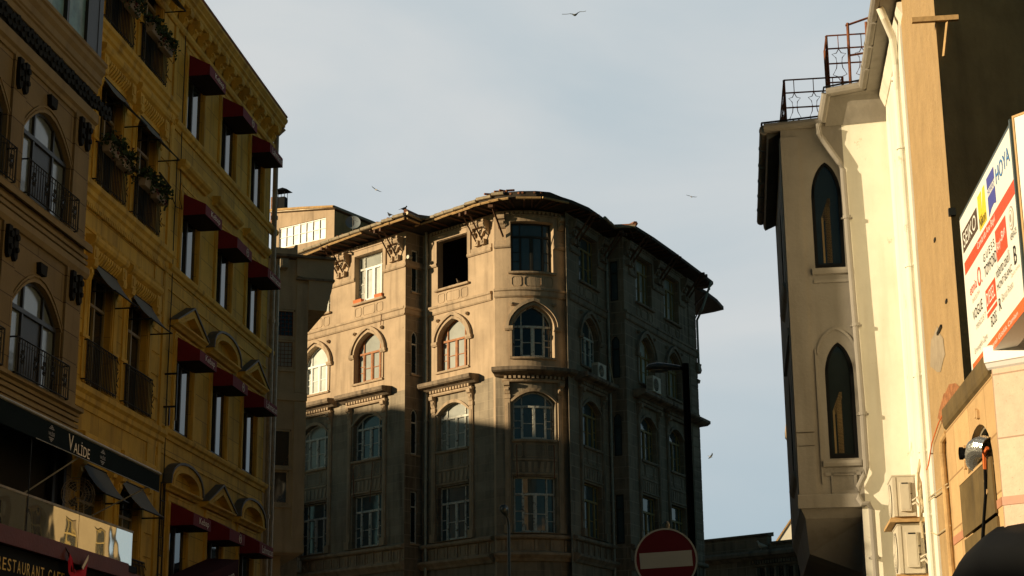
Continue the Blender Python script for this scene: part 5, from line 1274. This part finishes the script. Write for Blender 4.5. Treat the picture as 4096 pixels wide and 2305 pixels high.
# ================================================================ OCHRE ROUGH-RENDERED BUILDING (tan strip and dark wall)
och = thing('ochre_building','tall rough-rendered building with an ochre sunlit street wall and dark shaded side','building',(9,22,0))
mb = MB(); mb.face(*[mb.vt(WW,a,.04,z) for a,z in ((3.9,0),(8.0,0),(8.0,22),(3.9,22))]); mb.face(*[mb.w(x) for x in (WW.P(3.9,.04,0),WW.P(3.9,-10,0),WW.P(3.9,-10,22),WW.P(3.9,.04,22))])
obj('wall', mb, 'och', och)
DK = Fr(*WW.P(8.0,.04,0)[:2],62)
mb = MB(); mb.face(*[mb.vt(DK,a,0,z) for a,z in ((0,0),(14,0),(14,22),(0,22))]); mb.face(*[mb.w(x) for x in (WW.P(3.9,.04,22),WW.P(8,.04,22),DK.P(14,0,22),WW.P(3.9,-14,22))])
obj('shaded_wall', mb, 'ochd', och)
mb = MB(); Rn = random.Random(4); K = 14
pt = [(5.4+.95*cos(2*pi*i/K)*(1+.22*Rn.uniform(-1,1)), 7.28-.14*(cos(2*pi*i/K))+.30*sin(2*pi*i/K)*(1+.22*Rn.uniform(-1,1))) for i in range(K)]
mb.poly(WW, pt, .046); obj('mortar_patch', mb, mat('grey_mortar_patch',(.36,.29,.2),var=.2,scale=3,bump=.5), och)
mb = MB(); pt = [(4.86,6.38),(5.1,6.45),(5.52,6.51),(5.8,6.56),(5.99,6.53),(6.5,6.55),(7.18,6.42),(7.76,6.22),(7.3,6.2),(6.9,6.26),(6.31,6.23),(6.05,6.15),(5.79,6.11),(5.4,6.2),(5.2,6.3)]
mb.poly(WW, pt, .047); obj('broken_patch', mb, mat('exposed_brick_patch',(.35,.15,.06),var=.5,scale=8,bump=1), och)
mb = MB(); mb.box(WW,8.03,8.10,-.26,.36,11.26,11.33); mb.tube([WW.P(8.05,-.12,11.28),WW.P(8.05,-.03,10.75)], .025, 4)
obj('iron_bracket', mb, 'wdl', och)
mb = MB()
for a,z in ((6.85,7.6),(6.1,8.7)): mb.box(WW,a,a+.14,.04,.06,z,z+.04)
mb.box(WW,5.7,6.2,.04,.07,7.43,7.47); mb.box(WW,7.98,8.06,-.02,.07,8.5,8.6)
obj('wall_stub', mb, 'iron', och)
dp = MB(); dp.tube([WW.P(5.9,.05,5.98),WW.P(5.6,.09,5.92),WW.P(5.5,.09,5.75),WW.P(5.6,.09,4),WW.P(5.6,.09,0)], .045, 10); dp.tube([WW.P(6.0,.08,5.3),WW.P(6.0,.08,0)], .014, 5); dp.tube([WW.P(6.2,.07,5.1),WW.P(6.2,.07,0)], .012, 5)
obj('downpipe', dp, 'wdl', och)

# ================================================================ STONE SHOP at the right edge
SH = Fr(5.2075,18.5,185); GR = Fr(5.2075,18.5,132)
shop = thing('stone_shop','small stone-clad shop with an arched window and pink granite corner at the right edge','building',(8,19,0))
so = Op(-1.97,-.30,3.9,5.25,'round',4.70,.16); so2 = Op(-1.92,-.34,2.0,3.9)
obj('wall', wall(SH,-3.35,0,0,5.62,[so]), M['ston'], shop)
mst = mat('shop_stone_joints',(.55,.36,.17),var=.12,scale=3,bump=.4,fine=30,brick=(1.1,.62,.012,(.3,.18,.08),.5,.9))
shop.children[0].data.materials[0] = mst
mg = mat('granite_cladding',(.64,.44,.30),rough=.5,var=.12,scale=9,bump=.15,fine=60,wear=((.38,.25,.16),34,.62),brick=(6,.70,.010,(.28,.17,.09),0,.9))
mb = MB(); mb.face(*[mb.vt(GR,a,0,z-.05) for a,z in ((0,0),(9,0),(9,5.8),(0,5.8))]); obj('granite_wall', mb, mg, shop)
mb = MB(); mb.box(GR,0,9,0,.012,4.18,4.27); mb.box(SH,-3.35,-1.95,0,.012,4.15,4.25); mb.box(SH,-.32,0,0,.012,4.18,4.27); obj('band', mb, mat('rose_granite_band',(.50,.24,.14),var=.15,rough=.5,bump=.1), shop)
mb = MB(); mb.poly(SH, so.line()+[(so.b,so.z0),(so.a,so.z0)], -.15); obj('arched_window', mb, 'gdk', shop)
mb = MB(); ln = so.line(); cc = -1.13; mb.strip(SH,[(cc+(x-cc)*.93,z-.04) for x,z in ln],ln,-.14,-.08); mb.box(SH,cc+.13,cc+.18,-.14,-.10,3.9,5.1); mb.box(SH,-1.9,-.36,-.14,-.10,4.9,4.94); obj('window_frame', mb, 'gut', shop)
mb = MB(); mb.ext(SH,[(-2.43,4.14),(-.27,4.14),(-.30,4.76),(-.80,4.80),(-2.43,4.77)],.01,.035); obj('metal_panel', mb, 'opan', shop)
mb = MB(); mb.box(SH,-2.44,-.78,.035,.042,4.755,4.785); mb.disc(SH,-.62,.035,4.42,.03,.012,8); mb.disc(SH,-.72,.035,4.55,.025,.012,8); obj('panel_trim', mb, 'ston', shop)
mb = MB(); mb.box(SH,-2.40,-.25,.005,.03,3.0,4.10); obj('lower_panel', mb, 'opan', shop)
mb = MB()
for a,z in ((-1.05,5.38),(-.95,5.35),(-1.98,5.12),(-2.03,4.95)): mb.box(SH,a-.04,a+.04,0,.03,z-.05,z+.05)
obj('wall_stub', mb, 'ston', shop)
# cornice of the shop
mb = MB(); cp = [(0,5.66),(.03,5.68),(.06,5.72),(.08,5.73),(.08,5.90),(.05,5.92),(-.3,5.98),(-.3,5.6)]
mb.prof(GR, cp, -.04, 9); obj('cornice', mb, 'ovw', shop)
mb = MB(); mb.prof(SH, [(0,5.60),(.03,5.63),(.04,5.68),(.04,5.86),(-.2,5.9),(-.2,5.6)], -3.3, -.05); obj('cornice', mb, 'opan', shop)
mb = MB(); mb.box(SH,-1.55,-1.35,0,.05,3.0,5.6); obj('pilaster', mb, 'ston', shop) if False else None
mb = MB(); A = [SH.P(.15,-.25,5.92),SH.P(1.9,-.9,5.92),SH.P(1.2,-.5,6.62),SH.P(.9,-.4,6.55)]; mb.prof(GR,[(-.35,5.95),(-.5,6.75),(-1.2,6.8),(-1.2,5.95)],.35,5); obj('roof_block', mb, 'ston', shop)
# duct, flue and cable in the window
t = thing('foil_duct','crumpled silver foil duct with an orange sleeve, bent out of the arched shop window','duct',SH.P(-.6,0,4.8))
mb = MB(); Rn = random.Random(2); path = []
for i in range(34):
    q = i/33; ang = q*1.9; path.append(Vector(SH.P(-1.42+1.02*q, -.02+.07*sin(q*pi), 4.88+.10*sin(q*pi*.85)-.06*q)))
prev = None
for i,p in enumerate(path):
    tt = (path[min(i+1,33)]-path[max(i-1,0)]).normalized(); uu = tt.cross(Vector((0,0,1))).normalized(); vv = tt.cross(uu); r = .115+(.012 if i%2 else -.008)+Rn.uniform(-.004,.004)
    ring = [mb.w(p+uu*r*cos(2*pi*j/16)+vv*r*sin(2*pi*j/16)) for j in range(16)]
    if prev:
        for j in range(16): mb.face(prev[j],prev[(j+1)%16],ring[(j+1)%16],ring[j])
    prev = ring
obj('duct', mb, 'foil', t)
t = thing('black_flue_pipe','short black flue pipe sticking out of the arched shop window toward the street','pipe',SH.P(-1.5,0,4.7))
mb = MB(); mb.tube([SH.P(-1.50,-.14,5.0),SH.P(-1.50,.15,5.0)], .062, 14, cap=False); mb.tube([SH.P(-1.50,.12,5.0),SH.P(-1.50,.16,5.0)], .074, 14, cap=False); mb.tube([SH.P(-1.50,.10,5.0),SH.P(-1.50,.11,5.0)], .06, 14); obj('pipe', mb, 'blk', t)
t = thing('hanging_cable','black cable with an orange end hanging down over the olive panel of the shop','cable',SH.P(-.8,.1,3.9))
mb = MB(); mb.tube([SH.P(-.34,.05,4.86),SH.P(-.44,.07,4.82),SH.P(-.52,.06,4.66)], .022, 6); obj('sleeve', mb, 'cabo', t)
mb = MB(); mb.tube([SH.P(-.52,.06,4.66),SH.P(-.66,.05,4.4),SH.P(-1.0,.05,4.05),SH.P(-1.25,.06,3.7)], .018, 6); obj('cable', mb, 'blk', t)
# black awning
t = thing('black_shop_awning','black fabric awning bulging over the pavement in the bottom right corner','awning',SH.P(0,.5,3.8))
mb = MB(); sec = [(0,3.97),(.18,3.97),(.45,3.90),(.75,3.75),(.95,3.5),(1.0,3.05)]
cols = [[mb.vt(SH,a,n*.30,z-dz) for n,z in sec] for a,dz in ((-2.6,.16),(-2.3,.08),(-1.8,.03),(-1.0,0),(-.15,0))]
cols += [[mb.vt(GR,a,n,z) for n,z in sec] for a in (.9,3,6)]
for c0,c1 in zip(cols,cols[1:]):
    for i in range(5): mb.face(c0[i],c1[i],c1[i+1],c0[i+1])
mb.face(*cols[0])
obj('canopy', mb, 'blk', t, smooth=True)
mb = MB(); mb.tube([SH.P(-2.55,.02,3.84),SH.P(-2.8,.12,3.70),SH.P(-3.2,.2,3.5)], .035, 4); obj('arm', mb, 'gut', t)
# sign board over the shop
K = 1.48
def S(a): return a*K
def Zb(z): return 1.6+(z-1.6)*K
SG = SH.off(-.02)
t = thing('shop_sign_board','large white tilted-looking board of spectacle brand names with red bands, above the stone shop','sign',SG.P(.3,0,6))
mb = MB(); mb.box(SG,S(-.87),S(1.30),-.22,0,Zb(4.47),Zb(5.76)); obj('panel', mb, 'bw', t)
mb = MB(); mb.box(SG,S(-.89),S(1.32),-.24,-.005,Zb(5.765),Zb(5.79)); mb.box(SG,S(-.89),S(-.875),-.24,-.005,Zb(4.47),Zb(5.765)); mb.box(SG,S(1.305),S(1.345),-.5,.01,Zb(4.4),Zb(5.80)); obj('edge', mb, 'lamp', t)
def blk_(a0,a1,z0,z1,m,n=.004):
    mb = MB(); mb.box(SG,S(a0),S(a1),.001,n,Zb(z0),Zb(z1)); obj('printed_block', mb, m, t)
def tx(s,a,z,w_,h,m,n=.007,**kw): text('lettering',s,m,t,SG,S(a),n,Zb(z),.1,width=S(w_),height=h*K,**kw)
blk_(-.80,-.12,5.465,5.635,'bbrn'); blk_(-.785,-.135,5.478,5.622,'bw',.0055) if False else None
tx('SEIKO',-.46,5.55,.58,.115,'bw')
mb = MB(); mb.ext(SG,[(S(-.05),Zb(5.42)),(S(.25),Zb(5.42)),(S(.25),Zb(5.69)),(S(.17),Zb(5.69)),(S(.07),Zb(5.50)),(S(.11),Zb(5.69)),(S(-.05),Zb(5.69))],.001,.004); obj('printed_block', mb, 'byel', t)
tx('Nikon',.10,5.475,.27,.085,'bblk')
blk_(.35,.64,5.615,5.70,'bblu'); mb = MB(); mb.ext(SG,[(S(.35),Zb(5.41)),(S(.45),Zb(5.44)),(S(.55),Zb(5.45)),(S(.64),Zb(5.43)),(S(.64),Zb(5.555)),(S(.35),Zb(5.555))],.001,.004); obj('printed_block', mb, 'bblu', t)
tx('YAMANY',.495,5.585,.29,.045,'bblu')
tx('HOYA',.96,5.60,.52,.12,'bcya')
blk_(-.80,1.30,5.285,5.385,'bred'); tx('Camlarda Ana Bayii',.18,5.335,.75,.07,'bw')
tx('etnia',-.50,5.11,.30,.075,'bred'); tx('O.',-.21,5.12,.18,.15,'bred'); tx('BARCELONA',-.42,5.015,.32,.035,'bpnk')
tx('G U E S S',.22,5.19,.46,.06,'bblk'); tx('TOMFORD',.24,5.085,.50,.085,'bblk')
blk_(.50,.90,5.02,5.25,'bred'); tx('Ray-Ban',.70,5.13,.33,.09,'bw',k=.15)
for r_,m_ in ((.085,'bgry'),(.073,'bw'),(.06,'bgry'),(.05,'bw'),(.03,'bgry')):
    mb = MB(); mb.disc(SG,S(1.10),.001,Zb(5.165),r_*K,.004+.0015*(.09-r_)/.01,24,rz=r_*1.0*K); obj('emblem', mb, m_, t)
tx('VERSACE',1.12,5.045,.22,.045,'bblk')
tx('VOGUE',-.40,4.90,.42,.08,'bblk'); tx('MARCUS T',-.30,4.79,.42,.045,'bgry')
blk_(-.04,.36,4.74,4.95,'bred'); tx('DIESEL',.16,4.87,.34,.10,'bw'); blk_(-.04,.36,4.77,4.785,'bw',.006)
tx('roberto cavalli',.68,4.955,.52,.08,'bblk'); tx('MONT BLANC',.70,4.85,.56,.05,'bblk')
tx('B',1.12,4.90,.09,.13,'bblk'); tx('BOSS',.20,4.68,.22,.08,'bblk'); tx('R',.47,4.72,.08,.09,'bblk'); tx('Bianco Rosso',.76,4.74,.42,.055,'bgry')
tx('Carolina Herrera',1.08,4.80,.30,.03,'bpnk')
tx('Ermenegildo Zegna',-.38,4.625,.56,.06,'bgry')
blk_(-.80,1.30,4.47,4.56,'borg'); tx('Numaralı Gözlük Camları',.45,4.51,1.2,.035,'bw')
SG2 = Fr(*SG.P(S(1.35),-.02,0)[:2],145)
t = thing('plain_white_sign','plain white sign panel turned toward the viewer beside the brand-name board','sign',SG2.P(1,0,6))
mb = MB(); mb.box(SG2,.02,4,-.15,0,Zb(4.62),Zb(5.80)); obj('panel', mb, 'bw', t)
mb = MB(); mb.box(SG2,.0,4.02,-.17,.01,Zb(5.80),Zb(5.815)); mb.box(SG2,.0,.02,-.17,.01,Zb(4.6),Zb(5.8)); obj('edge', mb, 'ston', t)

# ================================================================ LAMPS, NO-ENTRY SIGN
t = thing('street_lamp','tall street lamp with a long cobra-head luminaire in front of the shaded corner house face','street lamp',(3.86,38,0))
mb = MB(); px, py = 3.86, 38
mb.tube([(px,py,0),(px,py,3),(px,py,10.15)], .095, 12, .08); mb.lathe((px,py,0),[(.16,0),(.16,.5),(.1,.6)],12); obj('pole', mb, 'blk', t)
mb = MB(); mb.tube([(px,py,10.0),(px-.10,py,10.06),(px-.22,py,10.05)], .04, 8); obj('arm', mb, 'blk', t)
mb = MB(); k = 12; rings = []
for i in range(k+1):
    q = i/k; x = px-.12-.76*q; hh = .055+.075*sin(pi*min(1,q*1.02))**.7*(.35+.65*q) if q < 1 else .012; ww = .055+.10*sin(pi*q*.92)**.8; zc = 10.05+.02*q
    if i == k: ww = .015
    rings.append([mb.w((x,py+ww*cos(2*pi*j/14),zc+(hh*1.05 if sin(2*pi*j/14) > 0 else .05)*sin(2*pi*j/14))) for j in range(14)])
for a,b in zip(rings,rings[1:]):
    for j in range(14): mb.face(a[j],a[(j+1)%14],b[(j+1)%14],b[j])
mb.face(*rings[-1]); mb.face(*rings[0]); obj('luminaire', mb, 'lamp', t, smooth=True)
mb = MB(); mb.lathe((px-.60,py,9.96),[(0,0),(.08,.0),(.105,.04),(.105,.06)],14)
for v_ in range(len(mb.v)): x,y,z = mb.v[v_]; mb.v[v_] = (px-.60+(x-px+.60)*2.0,y,z)
obj('lens', mb, 'glsl', t, smooth=True)
t = thing('small_street_lamp','small distant street lamp with a drop-shaped head in front of the rounded bay','street lamp',(-.18,60,0))
mb = MB(); mb.tube([(-.20,60,0),(-.20,60,9.45),(-.22,59.95,9.62),(-.27,59.85,9.78)], .05, 8, .035); obj('pole', mb, 'lamp', t)
mb = MB(); H = Vector((-.34,59.7,9.93)); ax = Vector((-.28,-.6,.62)).normalized(); e1 = ax.cross(Vector((0,1,0))).normalized(); e2 = ax.cross(e1); rings = []
for r,d in ((.03,-.26),(.07,-.2),(.12,-.08),(.155,.04),(.15,.14),(.10,.22),(.03,.25)): rings.append([mb.w(H+ax*d+e1*r*cos(2*pi*j/12)+e2*r*.7*sin(2*pi*j/12)) for j in range(12)])
for a,b in zip(rings,rings[1:]):
    for j in range(12): mb.face(a[j],a[(j+1)%12],b[(j+1)%12],b[j])
mb.face(*rings[-1]); obj('luminaire', mb, 'lamp', t, smooth=True)
mb = MB(); rings = []
for r,d in ((.115,.02),(.11,.06),(.07,.10),(.01,.115)): rings.append([mb.w(H-e2*0+Vector((0,-.1,-.02))+ax*(.05+.16*0)+e1*r*cos(2*pi*j/12)+ax*r*1.2*sin(2*pi*j/12)+Vector((0,-d,-d*.4))) for j in range(12)])
for a,b in zip(rings,rings[1:]):
    for j in range(12): mb.face(a[j],a[(j+1)%12],b[(j+1)%12],b[j])
obj('lens', mb, 'glsl', t, smooth=True)
# no entry sign
t = thing('no_entry_sign','round red no-entry road sign with a white bar on a grey post','road sign',(1.47,16.95,0))
class FN:
    curved = False
    def P(s,a,n,z):
        q = radians(3.2); return (1.452+a*cos(q)-z*sin(q), 16.8-n, 3.455+a*sin(q)+z*cos(q))
fn = FN()
def dsk(r0,r1,n0,n1,m,nm,k=48):
    mb = MB(); o_ = [(r1*cos(2*pi*i/k),r1*sin(2*pi*i/k)) for i in range(k+1)]
    if r0: mb.strip(fn,[(r0*cos(2*pi*i/k),r0*sin(2*pi*i/k)) for i in range(k+1)],o_,n0,n1)
    else: mb.ext(fn,o_[:-1],n0,n1)
    obj(nm, mb, m, t)
dsk(0,.290,0,.004,'sred','disc'); dsk(.286,.302,-.012,.008,'swh','rim')
mb = MB(); mb.ext(fn,[(-.252,-.075),(.252,-.075),(.252,.075),(-.252,.075)],.005,.0065); obj('bar', mb, 'swh', t)
mb = MB(); mb.tube([(1.468,16.87,0),(1.468,16.87,3.80)], .032, 12); mb.lathe((1.468,16.87,3.78),[(.036,0),(.036,.03),(.02,.05),(0,.052)],12); mb.box(Fr(1.468,16.83,90),-.05,.05,-.01,.03,3.5,3.55); mb.box(Fr(1.468,16.83,90),-.05,.05,-.01,.03,3.3,3.35); obj('post', mb, 'lamp', t)

# ================================================================ BIRDS
def gull(name, pos, yaw, roll, s, wl, wr, lab, grp, dive=0, m='gwh'):
    t = thing(name, lab, 'bird', pos, grp); R_ = (Matrix.Rotation(yaw,4,'Z') @ Matrix.Rotation(dive,4,'X') @ Matrix.Rotation(roll,4,'Y')); c = Vector(pos)
    W_ = lambda x,y,z: c+(R_ @ Vector((x*s,y*s,z*s)))
    mb = MB(); rings = []
    for y,r,z in ((-.26,.005,.0),(-.22,.022,.01),(-.17,.042,.02),(-.12,.04,.015),(-.03,.062,0),(.06,.06,0),(.15,.035,.005),(.22,.018,.008)):
        rings.append([mb.w(W_(r*cos(2*pi*j/10),y,z+r*sin(2*pi*j/10))) for j in range(10)])
    for a,b in zip(rings,rings[1:]):
        for j in range(10): mb.face(a[j],a[(j+1)%10],b[(j+1)%10],b[j])
    # tail fan
    for z in (.008,.0): mb.face(mb.w(W_(-.018,.2,z)),mb.w(W_(.018,.2,z)),mb.w(W_(.06,.33,z)),mb.w(W_(0,.345,z)),mb.w(W_(-.06,.33,z)))
    obj('body', mb, m, t, smooth=True)
    for sg, prof_ in ((-1,wl),(1,wr)):
        mb = MB(); up = []; lo = []
        for (x,z,y0,y1) in prof_:
            up.append((mb.w(W_(sg*x,y0,z+.008)),mb.w(W_(sg*x,(y0+y1)/2,z+.018)),mb.w(W_(sg*x,y1,z)))); lo.append((mb.w(W_(sg*x,y0,z-.006)),mb.w(W_(sg*x,(y0+y1)/2,z+.002)),mb.w(W_(sg*x,y1,z-.004))))
        for i in range(len(prof_)-1):
            for A_ in (up,lo):
                for j in (0,1): mb.face(A_[i][j],A_[i][j+1],A_[i+1][j+1],A_[i+1][j])
            mb.face(up[i][0],lo[i][0],lo[i+1][0],up[i+1][0])
        obj('wing', mb, 'ggy' if m == 'gwh' else m, t)
wA = [(.03,0,-.10,.10),(.16,.06,-.15,.06),(.30,.09,-.16,.03),(.45,.085,-.12,.05),(.60,.10,-.04,.07),(.70,.115,.05,.08)]
wB = [(.03,0,-.10,.10),(.14,.09,-.15,.06),(.26,.13,-.16,.03),(.40,.115,-.12,.05),(.55,.11,-.04,.07),(.66,.13,.05,.08)]
gull('seagull',(3.37,82,38.35),radians(150),radians(-6),1.0,wB,wA,'large gull with spread wings gliding near the top edge of the sky','gulls in the sky',dive=radians(-25))
gull('seagull',(-16.34,200,68.57),radians(205),radians(-24),1.0,wA,wA,'small gull banking in the sky left of the roof, above the satellite dish','gulls in the sky')
gull('seagull',(21.8,200,67.25),radians(170),radians(-14),1.0,wA,wB,'small gull with wings spread in the sky right of the curved roof','gulls in the sky')
gull('seagull',(17.13,150,27.03),radians(100),radians(25),.7,wA,wB,'tiny gull low in the sky beside the shaded right corner of the old building','gulls in the sky',dive=radians(20))
def perched(pos, yaw, s, lab, m, grp):
    t = thing('pigeon', lab, 'bird', pos, grp); c = Vector(pos); R_ = Matrix.Rotation(yaw,4,'Z'); W_ = lambda x,y,z: c+(R_ @ Vector((x*s,y*s,z*s)))
    mb = MB(); rings = []
    for y,z,r in ((-.20,.12,.012),(-.12,.13,.035),(-.03,.14,.07),(.05,.17,.075),(.10,.22,.05),(.115,.27,.032),(.13,.30,.038),(.15,.315,.03),(.175,.31,.01),(.195,.305,.003)):
        rings.append([mb.w(W_(r*cos(2*pi*j/10),y-r*.5*sin(2*pi*j/10),z+r*sin(2*pi*j/10))) for j in range(10)])
    for a,b in zip(rings,rings[1:]):
        for j in range(10): mb.face(a[j],a[(j+1)%10],b[(j+1)%10],b[j])
    obj('body', mb, m, t, smooth=True)
    mb = MB(); mb.face(mb.w(W_(-.03,-.14,.13)),mb.w(W_(.03,-.14,.13)),mb.w(W_(.04,-.31,.07)),mb.w(W_(-.04,-.31,.07))); mb.face(mb.w(W_(-.03,-.14,.12)),mb.w(W_(.03,-.14,.12)),mb.w(W_(.04,-.31,.06)),mb.w(W_(-.04,-.31,.06))); obj('tail', mb, m, t)
    mb = MB()
    for x in (-.025,.025): mb.tube([W_(x,.02,.1),W_(x,.03,.0)], .006*s, 5); mb.tube([W_(x,.0,.003),W_(x,.06,.003)], .005*s, 4)
    obj('leg', mb, m, t)
perched((-4.70,72.72,24.93),radians(-60),.85,'dark crow perched on the corner tip of the left eave','pgn','birds resting on the roofs')
perched((-5.38,73.38,24.90),radians(60),.7,'dark pigeon crouching on the gutter left of the crow','pgn','birds resting on the roofs')
perched(FB.P(3.9,.3,12.80),radians(70),1.6,'pale gull resting on the dark ledge of the low stone building','gwh','birds resting on the roofs')
perched(CL.P(-2.1,.0,21.82),radians(120),.7,'dusty pigeon sitting on the rubble sill of the empty black window','soot','birds resting on the roofs')

# ================================================================ GROUND
mb = MB(); mb.face(mb.w((-600,-600,-.02)),mb.w((600,-600,-.02)),mb.w((600,900,-.02)),mb.w((-600,900,-.02))); o = obj('ground', mb, 'pave'); o['kind'] = 'structure'
mb = MB(); mb.face(mb.w((-4.5,-40,-.005)),mb.w((4.6,-40,-.005)),mb.w((3.6,66,-.005)),mb.w((-5.2,66,-.005))); o = obj('road', mb, 'asp'); o['kind'] = 'structure'
for nm,x0,x1 in (('pavement',-9.4,-4.5),('pavement',4.6,6.4)):
    mb = MB(); mb.box(Fr(x0,-20,0),0,80,0,x1-x0,-.02,.12); o = obj(nm, mb, 'pave'); o['kind'] = 'structure'
# unseen houses added behind the left row to throw the evening shadow on the corner building
for x,y,b,a0,a1,h,lab in ((-47.1,58.8,26.7,-12,4.4,24.4,'added unseen house block with an oblique front, casting shadow, behind the yellow building'),(-45.1,62.7,-17,0,14,24.35,'added unseen house block casting shadow, standing behind the grey-brown house')):
    nb_ = thing('shadow_caster_house',lab,'building',(x,y,0)); BK = Fr(x,y,b)
    mb = MB(); mb.box(BK,a0,a1,-12,0,0,h-.2); obj('wall', mb, 'greyb', nb_)
    mb = MB(); mb.box(BK,a0-.1,a1+.1,-12.1,.0,h-.2,h); obj('roof', mb, 'tile', nb_)
# houses of the square behind and beside the viewer, out of view, the last two placed and sized to block sun and sky; the first stands beyond the cream building and shows in the mirror-like balustrade
def plain_house(fr, a0, a1, h, m_, lab, cols, rows_, dep=9, wf='wyl'):
    t = thing('house', lab, 'building', fr.P((a0+a1)/2,-2,0))
    oo = [Op(a0+1+j*(a1-a0-2)/cols, a0+1+j*(a1-a0-2)/cols+1.15, z, z+1.9, dep=.2) for j in range(cols) for z in rows_ if z+2 < h]
    obj('wall', wall(fr,a0,a1,0,h,oo), m_, t)
    for o in oo: window(fr, t, o, wf, 'gdk', 'two')
    mb = MB(); mb.box(fr,a0,a1,-dep,-.3,0,h-.1); obj('rear_wall', mb, m_, t)
    mb = MB(); mb.prof(fr,[(0,h-.5),(.1,h-.45),(.3,h-.2),(.3,h),(0,h)],a0,a1); mb.box(fr,a0,a1,0,.05,7.2,7.35); obj('cornice', mb, 'trim', t)
plain_house(WR_, -32.5,-19.5, 13, mat('pale_gold_render',(.24,.19,.11),var=.1,bump=.2), 'pale house down the street, seen mirrored in the glass balustrade', 4, (4.6,8.2,11.8,15.2))
plain_house(Fr(11.5,10,187), -5,16, 12, 'greyb', 'brown house near the viewer on the right side of the street', 5, (4.5,8.2))
plain_house(Fr(-6,-16,90), -30,36, 17, 'ochd', 'long brown house behind the viewer, unseen, stretched to block low sky glow', 12, (4.5,8.2,11.9))  # unseen; widened and raised to cut the low sky glow
plain_house(Fr(-36,4,17), -16,10.2, 11.3, 'greyb', 'added low house at the far left, unseen, shading the no-entry sign', 6, (3.4,6.9))  # unseen, added so its shadow covers the no-entry sign
